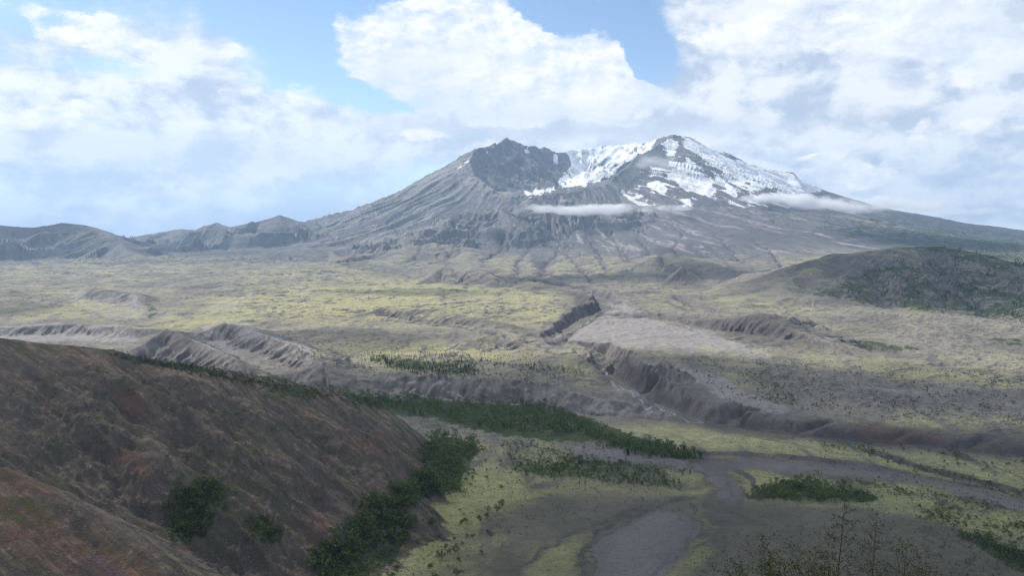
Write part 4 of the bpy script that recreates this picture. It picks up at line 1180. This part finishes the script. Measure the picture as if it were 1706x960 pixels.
def in_poly(n_, poly):
    P = np.array(poly, float); lo, hi = P.min(0), P.max(0); out = []
    while len(out) < n_:
        x, y = rg.uniform(lo, hi); c = False
        for i in range(len(P)):
            ax, ay = P[i]; bx, by = P[(i + 1) % len(P)]
            if (ay > y) != (by > y) and x < (bx - ax) * (y - ay) / (by - ay + 1e-9) + ax: c = not c
        if c: out.append((x, y))
    return out


def thicket(name, label, cat, poly, count, h, k, mat, kind='alder', clump=.55):
    """a stand too dense to tell its trees apart"""
    out = []
    for (px, py) in in_poly(count, poly):
        px += rg.normal() * 9; py += rg.normal() * 2.6
        g = fbm(np.array([px * 3.0]), np.array([py * 7.0]), 100, 3, .6, 401)[0]
        if g < .35 - clump: continue
        x, y, z = pick(px, py)
        hh = h * rg.uniform(.35, 1.25) * (1 + .5 * g)
        p = crown_points(k, kind)
        wd = rg.uniform(.9, 1.25) if kind == 'alder' else 1.2
        c = p * (hh * wd, hh * wd, hh) + (x, y, z - .05 * hh)
        out.append(cards(c, np.full(k, hh * (.085 if kind == 'alder' else .06) * max(1.0, (46 / k) ** .55))))
    o = quad_object(name, np.concatenate(out), mat)
    o['kind'] = 'stuff'; o['label'] = label; o['category'] = cat
    return o

thicket('alder_thicket', 'long dark alder thicket below the pale grey bluff', 'thicket', [(560, 650), (660, 662), (760, 670), (900, 676), (985, 702), (1000, 728), (900, 722), (790, 716), (740, 700), (640, 682)], 1500, 9, 46, M_ALDER, clump=.75)
thicket('alder_thicket', 'narrow green thicket along the edge of the yellow meadow', 'thicket', [(985, 722), (1060, 732), (1170, 754), (1172, 767), (1080, 764), (1000, 742)], 420, 9, 46, M_ALDER, clump=.9)
thicket('alder_thicket', 'tall alder thicket at the foot of the brown hillside', 'thicket', [(718, 722), (800, 742), (800, 756), (765, 770), (765, 815), (745, 830), (660, 832), (665, 812), (720, 790), (708, 760)], 620, 11, 56, M_ALDER, clump=.95)
thicket('alder_thicket', 'dark alder thicket in the lower gully below the hillside', 'thicket', [(600, 840), (690, 830), (700, 850), (670, 870), (680, 910), (640, 900), (610, 930), (600, 985), (540, 985), (520, 925), (590, 890)], 420, 11, 56, M_ALDER, clump=.9)
thicket('alder_thicket', 'leaf shaped green thicket on the yellow meadow', 'thicket', [(1250, 820), (1290, 806), (1330, 797), (1380, 806), (1400, 818), (1465, 828), (1455, 836), (1380, 838), (1250, 832)], 560, 8, 46, M_ALDER, clump=.95)
thicket('alder_thicket', 'green thicket in the trough at the right edge of the valley', 'thicket', [(1580, 886), (1640, 898), (1706, 925), (1800, 960), (1800, 985), (1706, 948), (1620, 905)], 300, 8, 46, M_ALDER, clump=.95)
thicket('alder_thicket', 'upright dark thicket in the ravine of the brown hillside', 'thicket', [(296, 815), (350, 806), (382, 815), (380, 830), (355, 850), (345, 885), (310, 912), (288, 900), (290, 850)], 260, 8, 60, M_ALDER, clump=1)
thicket('alder_thicket', 'small thicket beside the rocky rib of the hillside', 'thicket', [(410, 862), (460, 872), (475, 900), (440, 915), (415, 885)], 90, 6, 50, M_ALDER, clump=1)
thicket('alder_thicket', 'patchy thicket over the hummocks between gully and meadow', 'thicket', [(850, 760), (960, 765), (1040, 775), (1110, 795), (1150, 820), (1060, 812), (960, 800), (870, 785)], 420, 6.5, 40, M_ALDER, clump=.55)
thicket('conifer_wood', 'dark patch of young conifers on the plateau above the bluff', 'wood', [(600, 590), (680, 597), (790, 612), (800, 625), (760, 632), (700, 625), (620, 606)], 700, 8, 26, M_CONIF, 'conifer', .8)
thicket('conifer_wood', 'thin line of conifers north of the plateau patch', 'wood', [(690, 590), (780, 596), (900, 610), (1000, 625), (900, 618), (760, 604)], 320, 7, 26, M_CONIF, 'conifer', .6)
thicket('scrub', 'low dark scrub along the crest of the brown hillside', 'scrub', [(180, 584), (300, 602), (430, 628), (560, 652), (640, 678), (600, 676), (500, 655), (340, 630), (220, 604)], 900, 3.2, 26, M_SCRUB, clump=.6)
thicket('scrub', 'olive scrub patches on the face of the brown hillside', 'scrub', [(100, 600), (560, 670), (690, 720), (660, 800), (560, 850), (300, 800), (100, 740)], 2400, 2.4, 18, M_ALDER, clump=.22)
thicket('conifer_forest', 'far conifer forest over the wooded hills right of the plain', 'forest', [(1370, 490), (1440, 460), (1500, 435), (1600, 432), (1706, 460), (1850, 480), (1850, 545), (1706, 540), (1560, 522), (1420, 500)], 4500, 9, 8, M_CONIF, 'conifer', .22)
thicket('conifer_forest', 'distant forest on the long shoulder of the volcano', 'forest', [(1480, 385), (1560, 372), (1706, 388), (1850, 405), (1850, 470), (1706, 450), (1600, 415)], 6000, 10, 6, M_CONIF, 'conifer', .5)
thicket('scrub', 'dotted scrub over the grey plateau behind the river gorge', 'scrub', [(1040, 590), (1300, 600), (1706, 625), (1850, 640), (1850, 712), (1440, 696), (1340, 690), (1240, 672), (1080, 606)], 3800, 3.2, 10, M_SCRUB, clump=.4)
thicket('scrub', 'dotted scrub over the upper plain', 'scrub', [(450, 560), (900, 590), (960, 640), (880, 640), (640, 628), (500, 600)], 1200, 3.8, 10, M_SCRUB, clump=.6)
thicket('scrub', 'dotted scrub on the yellow meadows of the valley floor', 'scrub', [(1170, 730), (1706, 790), (1850, 810), (1850, 940), (1706, 900), (1500, 850), (1460, 800), (1300, 770)], 900, 2.6, 14, M_SCRUB, clump=.5)
thicket('scrub', 'scattered green scrub over the gully floor below the thickets', 'scrub', [(560, 985), (640, 880), (720, 830), (790, 760), (1000, 760), (1160, 790), (1180, 860), (1000, 850), (860, 900), (760, 985)], 1100, 2.8, 16, M_ALDER, clump=.5)
thicket('scrub', 'scattered green scrub between the bluff and the meadow', 'scrub', [(560, 650), (900, 670), (1000, 700), (1170, 760), (1150, 790), (860, 770), (760, 740)], 900, 3.5, 18, M_ALDER, clump=.6)
for lab, poly, cnt, h_ in (
        ('dark thicket on the meadow right of the grey knoll', [(1535, 852), (1580, 846), (1630, 862), (1620, 876), (1545, 870)], 150, 4.5),
        ('small thicket at the right edge above the trough', [(1655, 868), (1720, 872), (1720, 888), (1660, 886)], 70, 4.5),
        ('thicket on the hummocks just right of the tall alder thicket', [(850, 738), (915, 742), (930, 770), (880, 790), (846, 770)], 170, 5.5),
        ('dark thicket over the hummocks under the pinkish bank', [(930, 752), (1040, 772), (1105, 790), (1100, 812), (1000, 800), (920, 775)], 300, 6),
        ('shrub line along the long ditch across the right terrace', [(1440, 755), (1530, 776), (1620, 800), (1720, 826), (1720, 834), (1610, 808), (1520, 783), (1440, 761)], 240, 4),
        ('shrub line along the near bank of the right riverbed', [(1400, 797), (1480, 810), (1600, 832), (1700, 850), (1700, 858), (1590, 842), (1470, 820), (1400, 806)], 240, 4),
        ('uppermost dark shrub patch on the ash above the gorge', [(1230, 622), (1290, 622), (1300, 632), (1240, 632)], 60, 4.5),
        ('middle dark shrub patch on the ash above the gorge', [(1260, 640), (1330, 640), (1340, 650), (1270, 650)], 70, 4.5),
        ('lowest dark shrub patch on the ash above the gorge', [(1280, 664), (1320, 664), (1330, 674), (1285, 673)], 50, 4.5),
        ('shrub patch on the terrace under the red brown cliff', [(1360, 738), (1450, 742), (1500, 760), (1440, 756), (1370, 748)], 110, 4.5),
        ('small shrub patch at the right end of the terrace', [(1570, 752), (1600, 752), (1602, 764), (1572, 763)], 40, 5)):
    thicket('alder_thicket', lab, 'thicket', poly, cnt, h_, 24, M_ALDER, clump=.8)
M_STONE = bark_material('pale_stone', (0.20, 0.17, 0.15), (0.42, 0.38, 0.34), .05)
thicket('stones', 'pale stones and outcrops strewn over the brown hillside', 'stones', [(0, 590), (200, 600), (560, 680), (700, 730), (680, 800), (560, 940), (0, 985)], 2600, 1.3, 5, M_STONE, clump=.5)
thicket('stones', 'pale stones on the grey knoll and the riverbeds', 'stones', [(1000, 860), (1200, 770), (1460, 780), (1706, 850), (1706, 985), (1000, 985)], 1400, 1.1, 5, M_STONE, clump=.5)
thicket('scrub', 'low scrub over the grey knoll', 'scrub', [(1130, 930), (1230, 890), (1400, 868), (1530, 868), (1660, 900), (1720, 960), (1150, 965)], 700, 2.2, 18, M_SCRUB, clump=.55)


def tube(V, F, p, q, r1, r2, n_=6):
    p, q = np.array(p, float), np.array(q, float)
    d = q - p; L = np.linalg.norm(d) + 1e-9; d /= L
    a = np.cross(d, (0, 0, 1) if abs(d[2]) < .9 else (1, 0, 0)); a /= np.linalg.norm(a); b = np.cross(d, a)
    i0 = len(V)
    for c, r in ((p, r1), (q, r2)):
        for k in range(n_):
            t = 2 * math.pi * k / n_
            V.append(tuple(c + (a * math.cos(t) + b * math.sin(t)) * r))
    for k in range(n_):
        k2 = (k + 1) % n_
        F.append((i0 + k, i0 + k2, i0 + n_ + k2, i0 + n_ + k))


def mesh_obj(name, V, F, mat, parent=None):
    me = bpy.data.meshes.new(name); me.from_pydata(V, [], F)
    me.polygons.foreach_set('use_smooth', np.ones(len(F), bool)); me.update()
    me.materials.append(mat)
    o = bpy.data.objects.new(name, me); scn.collection.objects.link(o)
    if parent: o.parent = parent
    return o


def make_tree(name, kind, h, k):
    root = bpy.data.objects.new(name, None); scn.collection.objects.link(root)
    V, F = [], []
    tube(V, F, (0, 0, -.3), (0, 0, h * .45), h * .022, h * .014); tube(V, F, (0, 0, h * .45), (h * .02, 0, h * .9), h * .014, h * .004)
    if kind == 'alder':
        for a in (0.3, 2.2, 4.1): tube(V, F, (0, 0, h * .25), (math.cos(a) * h * .24, math.sin(a) * h * .24, h * .62), h * .012, h * .004)
    mesh_obj('trunk', V, F, M_BARK, root)
    p = crown_points(k, kind) * (h * (1.05 if kind == 'alder' else 1.3), h * (1.05 if kind == 'alder' else 1.3), h)
    quad_object('crown', cards(p, np.full(k, h * (.065 if kind == 'alder' else .05))), M_ALDER if kind == 'alder' else M_CONIF, root)
    return root

protos = {}
def place_trees(kind, spots, label, cat, group, h):
    for (px, py) in spots:
        x, y, z = pick(px, py)
        v = rg.integers(0, 4); key = (kind, int(v))
        name = 'alder_tree' if kind == 'alder' else 'conifer_tree'
        if key not in protos:
            r = protos[key] = make_tree(name, kind, 8.0, 170)
        else:
            src = protos[key]
            r = src.copy(); scn.collection.objects.link(r)
            for ch in src.children:
                c = ch.copy(); scn.collection.objects.link(c); c.parent = r
        s = h / 8.0 * rg.uniform(.6, 1.3)
        r.location = (x, y, z); r.rotation_euler = (0, 0, rg.uniform(0, 6.28)); r.scale = (s * rg.uniform(.9, 1.2), s, s)
        r['label'] = label; r['category'] = cat; r['group'] = group

place_trees('alder', in_poly(34, [(560, 985), (640, 900), (700, 850), (760, 830), (840, 860), (800, 940), (740, 985)]), 'small round alder standing in the green gully below the thickets', 'tree', 'alders of the green gully', 6.5)
place_trees('alder', in_poly(22, [(780, 740), (860, 745), (880, 800), (800, 830), (770, 800)]), 'small alder on the light green ground right of the tall thicket', 'tree', 'alders beside the tall thicket', 5.5)
place_trees('alder', [(742, 918), (758, 925), (770, 912), (735, 935), (765, 936), (722, 880), (716, 876), (835, 848), (828, 856), (800, 872), (812, 866)], 'dark bushy alder in a lone clump on the gully floor', 'tree', 'clumped alders on the gully floor', 9)
place_trees('conifer', in_poly(46, [(850, 765), (1000, 770), (1150, 790), (1160, 815), (1000, 812), (860, 800)]), 'young pointed conifer among the hummocks below the meadow', 'conifer', 'young conifers on the hummocks', 6)
place_trees('conifer', in_poly(30, [(1000, 735), (1080, 742), (1172, 760), (1172, 770), (1080, 768), (1000, 750)]), 'pointed conifer rising out of the narrow green thicket', 'conifer', 'conifers of the narrow thicket', 9)
place_trees('conifer', in_poly(36, [(640, 675), (760, 680), (960, 700), (1000, 725), (860, 718), (700, 705)]), 'conifer top standing out of the long alder thicket', 'conifer', 'conifers of the long thicket', 9)
place_trees('alder', in_poly(30, [(1470, 840), (1560, 850), (1706, 880), (1706, 905), (1580, 880), (1480, 860)]), 'low alder bush on the meadow behind the grey knoll', 'bush', 'alder bushes behind the knoll', 4)
place_trees('alder', in_poly(24, [(1450, 740), (1600, 750), (1706, 770), (1706, 800), (1560, 775)]), 'dark alder bush on the terrace below the right bluff', 'bush', 'bushes of the right terrace', 4.5)
place_trees('alder', in_poly(16, [(1180, 640), (1330, 640), (1330, 670), (1240, 668)]), 'dark bush on the bare ash above the river gorge', 'bush', 'bushes above the gorge', 5)

# ---- the stream in the gorge
def stream(name, pts, w, lift=.35, seed=0):
    P = [pick(*p) for p in pts]
    Q = []
    for a, b in zip(P[:-1], P[1:]):
        for i in range(12): Q.append([a[k] + (b[k] - a[k]) * i / 12 for k in range(3)])
    Q.append(list(P[-1])); Q = np.array(Q)
    nx = np.gradient(Q[:, 0]); ny = np.gradient(Q[:, 1]); L = np.hypot(nx, ny); nx, ny = -ny / L, nx / L
    t = np.arange(len(Q)) * 1.0
    off = np.sin(t * .55 + seed) * w * .8 + np.sin(t * .23 + seed * 2) * w
    V, F = [], []
    for i in range(len(Q)):
        ww = w * (.6 + .4 * math.sin(i * .9 + seed))
        for sgn in (-1, 1):
            x = Q[i, 0] + nx[i] * (off[i] + sgn * ww / 2); y = Q[i, 1] + ny[i] * (off[i] + sgn * ww / 2)
            V.append((x, y, ground_z(x, y) + lift))
    for i in range(len(Q) - 1): F.append((2 * i, 2 * i + 1, 2 * i + 3, 2 * i + 2))
    m = bpy.data.materials.get('stream_water')
    if not m:
        m = bpy.data.materials.new('stream_water'); m.use_nodes = True
        b = m.node_tree.nodes['Principled BSDF']
        n = N(m.node_tree); g = m.node_tree.nodes.new('ShaderNodeNewGeometry')
        n.put(n.mix(n.ss(n.noise(g.outputs['Position'], .3, 4, .6), .35, .6), (0.14, 0.14, 0.15), (0.30, 0.31, 0.32)), b.inputs['Base Color'])
        b.inputs['Roughness'].default_value = .35
    o = mesh_obj(name, V, F, m); o['kind'] = 'structure'

def ground_z(x, y):
    fr = float(np.interp(y, YR, np.arange(NR))); fc = (x / y - UR[0]) / (UR[1] - UR[0])
    r = min(max(int(fr), 0), NR - 2); c = min(max(int(fc), 0), NC - 2); fr -= r; fc -= c
    return float((H[r, c] * (1 - fc) + H[r, c + 1] * fc) * (1 - fr) + (H[r + 1, c] * (1 - fc) + H[r + 1, c + 1] * fc) * fr)

stream('river', [(1004, 616), (1018, 636), (1045, 655), (1070, 670), (1095, 684), (1135, 694), (1172, 705)], 5, seed=1)
stream('river', [(1018, 634), (1040, 648), (1075, 668), (1100, 681), (1130, 691)], 2.5, seed=4)

# ---- the saplings and bushes at the viewpoint
def leaf_quads(C, size):
    return cards(np.array(C), np.full(len(C), size))


def sapling(px, top, Y, label, lean, nb, leaves, mat_t, seed, r0=.028, name='alder_sapling', blen=1.0, leaf=.022):
    R = random.Random(seed)
    xt, yt, zt = world_at(px, top, Y)
    xb = xt - lean; zb = ground_z(xb, Y)
    root = bpy.data.objects.new(name, None); scn.collection.objects.link(root)
    root.location = (xb, Y, zb)
    root['label'] = label; root['category'] = 'tree'
    h = zt - zb
    V, F, BV, BF, L = [], [], [], [], []
    n_ = 14; pts = []
    for i in range(n_ + 1):
        t = i / n_
        pts.append(np.array((lean * t + math.sin(t * 5 + seed) * .05 * h * .12, math.cos(t * 4 + seed) * .03 * h * .2, h * t - (.2 if i == 0 else 0))))
    for i in range(n_):
        tube(V, F, pts[i], pts[i + 1], r0 * (1 - i / n_ * .85), r0 * (1 - (i + 1) / n_ * .85), 7)
    for b in range(nb):
        t = R.uniform(.35, .98) ** .8; i = min(int(t * n_), n_ - 1)
        base = pts[i] + (pts[i + 1] - pts[i]) * (t * n_ - i)
        a = R.uniform(0, 6.283); Lb = blen * (1.15 - t) * R.uniform(.7, 1.5) + .15
        up = R.uniform(.3, 1.1)
        p = base; dirv = np.array((math.cos(a), math.sin(a), up)); dirv /= np.linalg.norm(dirv)
        segs = 5; rb = r0 * .38 * (1.2 - t)
        for sgi in range(segs):
            q = p + dirv * Lb / segs
            tube(BV, BF, p, q, rb * (1 - sgi / segs * .8), rb * (1 - (sgi + 1) / segs * .8), 5)
            for tw in range(2):
                a2 = R.uniform(0, 6.283); d2 = dirv * .7 + np.array((math.cos(a2), math.sin(a2), R.uniform(-.2, .6))) * .7
                d2 /= np.linalg.norm(d2); q2 = q + d2 * Lb * R.uniform(.12, .32)
                tube(BV, BF, q, q2, rb * .4, rb * .15, 4)
                for lf in range(leaves):
                    if R.random() < .75:
                        w = R.random(); L.append(q + (q2 - q) * w + np.array([R.gauss(0, .03) for _ in range(3)]))
            p = q; dirv = dirv + np.array([R.gauss(0, .16), R.gauss(0, .16), R.gauss(.04, .1)]); dirv /= np.linalg.norm(dirv)
    for i in range(leaves * 8):
        L.append(pts[-1] + np.array([R.gauss(0, .09), R.gauss(0, .09), R.gauss(-.12, .14)]))
    k0 = len(V); V += BV; F += [tuple(i_ + k0 for i_ in f_) for f_ in BF]
    mesh_obj('trunk', V, F, mat_t, root)
    if L: quad_object('leaves', leaf_quads(L, leaf), M_LEAF, root)
    return root

M_TW = bark_material('twig_bark', (0.045, 0.038, 0.034), (0.10, 0.085, 0.075), 20)
sapling(1406, 836, 21.0, 'tallest thin dark sapling at the lower right with a leafy tip', .25, 30, 5, M_TW, 3, .036)
sapling(1462, 852, 20.0, 'thin dark sapling with bare twigs, right of the tallest one', .18, 24, 3, M_TW, 8, .030)
sapling(1384, 893, 17.5, 'pale forked sapling stem left of the tallest sapling', -.10, 12, 1, M_PALE, 5, .026)
sapling(1345, 905, 18.5, 'pale leaning bare stem, leftmost of the saplings', -.45, 10, 1, M_PALE, 6, .022)
sapling(1512, 905, 18.0, 'short twiggy sapling with few leaves at the far right of the group', .3, 22, 3, M_TW, 12, .022)


def bush(px, top, Y, w, n_, label, seed, dense=6):
    R = random.Random(seed)
    xt, yt, zt = world_at(px, top, Y)
    zb = ground_z(xt, Y)
    root = bpy.data.objects.new('leafy_bush', None); scn.collection.objects.link(root)
    root.location = (xt, Y, zb); root['label'] = label; root['category'] = 'bush'
    h = zt - zb
    V, F, L = [], [], []
    for i in range(n_):
        a = R.uniform(0, 6.283); rr = w * math.sqrt(R.random()); hh = h * R.uniform(.72, 1.0) * (1 - .25 * (rr / w) ** 2)
        p = np.array((math.cos(a) * rr * .3, math.sin(a) * rr * .3, -.1)); e = np.array((math.cos(a) * rr, math.sin(a) * rr, hh))
        k = 8
        for s_ in range(k):
            t0, t1 = s_ / k, (s_ + 1) / k
            q0 = p + (e - p) * t0 + np.array((math.sin(t0 * 4 + i), math.cos(t0 * 5 + i), 0)) * .08
            q1 = p + (e - p) * t1 + np.array((math.sin(t1 * 4 + i), math.cos(t1 * 5 + i), 0)) * .08
            tube(V, F, q0, q1, .014 * (1 - t0 * .85), .014 * (1 - t1 * .85), 4)
            if t1 > .45:
                for _ in range(3):
                    a2 = R.uniform(0, 6.283); q2 = q1 + np.array((math.cos(a2), math.sin(a2), R.uniform(.1, .9))) * R.uniform(.1, .38)
                    tube(V, F, q1, q2, .005, .002, 3)
                    for _ in range(dense): L.append(q1 + (q2 - q1) * R.uniform(.3, 1.1) + np.array([R.gauss(0, .04) for _ in range(3)]))
    mesh_obj('stems', V, F, M_TW, root)
    quad_object('leaves', leaf_quads(L, .027), M_LEAF, root)

bush(1300, 898, 19, 1.1, 70, 'broad green leafy bush left of the pale stems', 21, 5)
bush(1365, 915, 20, .8, 46, 'rounded leafy bush between the broad bush and the tall sapling', 22, 4)
bush(1225, 930, 18, .6, 34, 'low yellow green bush, leftmost of the bushes by the viewpoint', 23, 5)
bush(1530, 905, 20, .9, 50, 'sparse twiggy bush under the short sapling at the right', 24, 2)
bush(1440, 918, 19, .7, 40, 'low sparse bush between the two dark saplings', 25, 3)
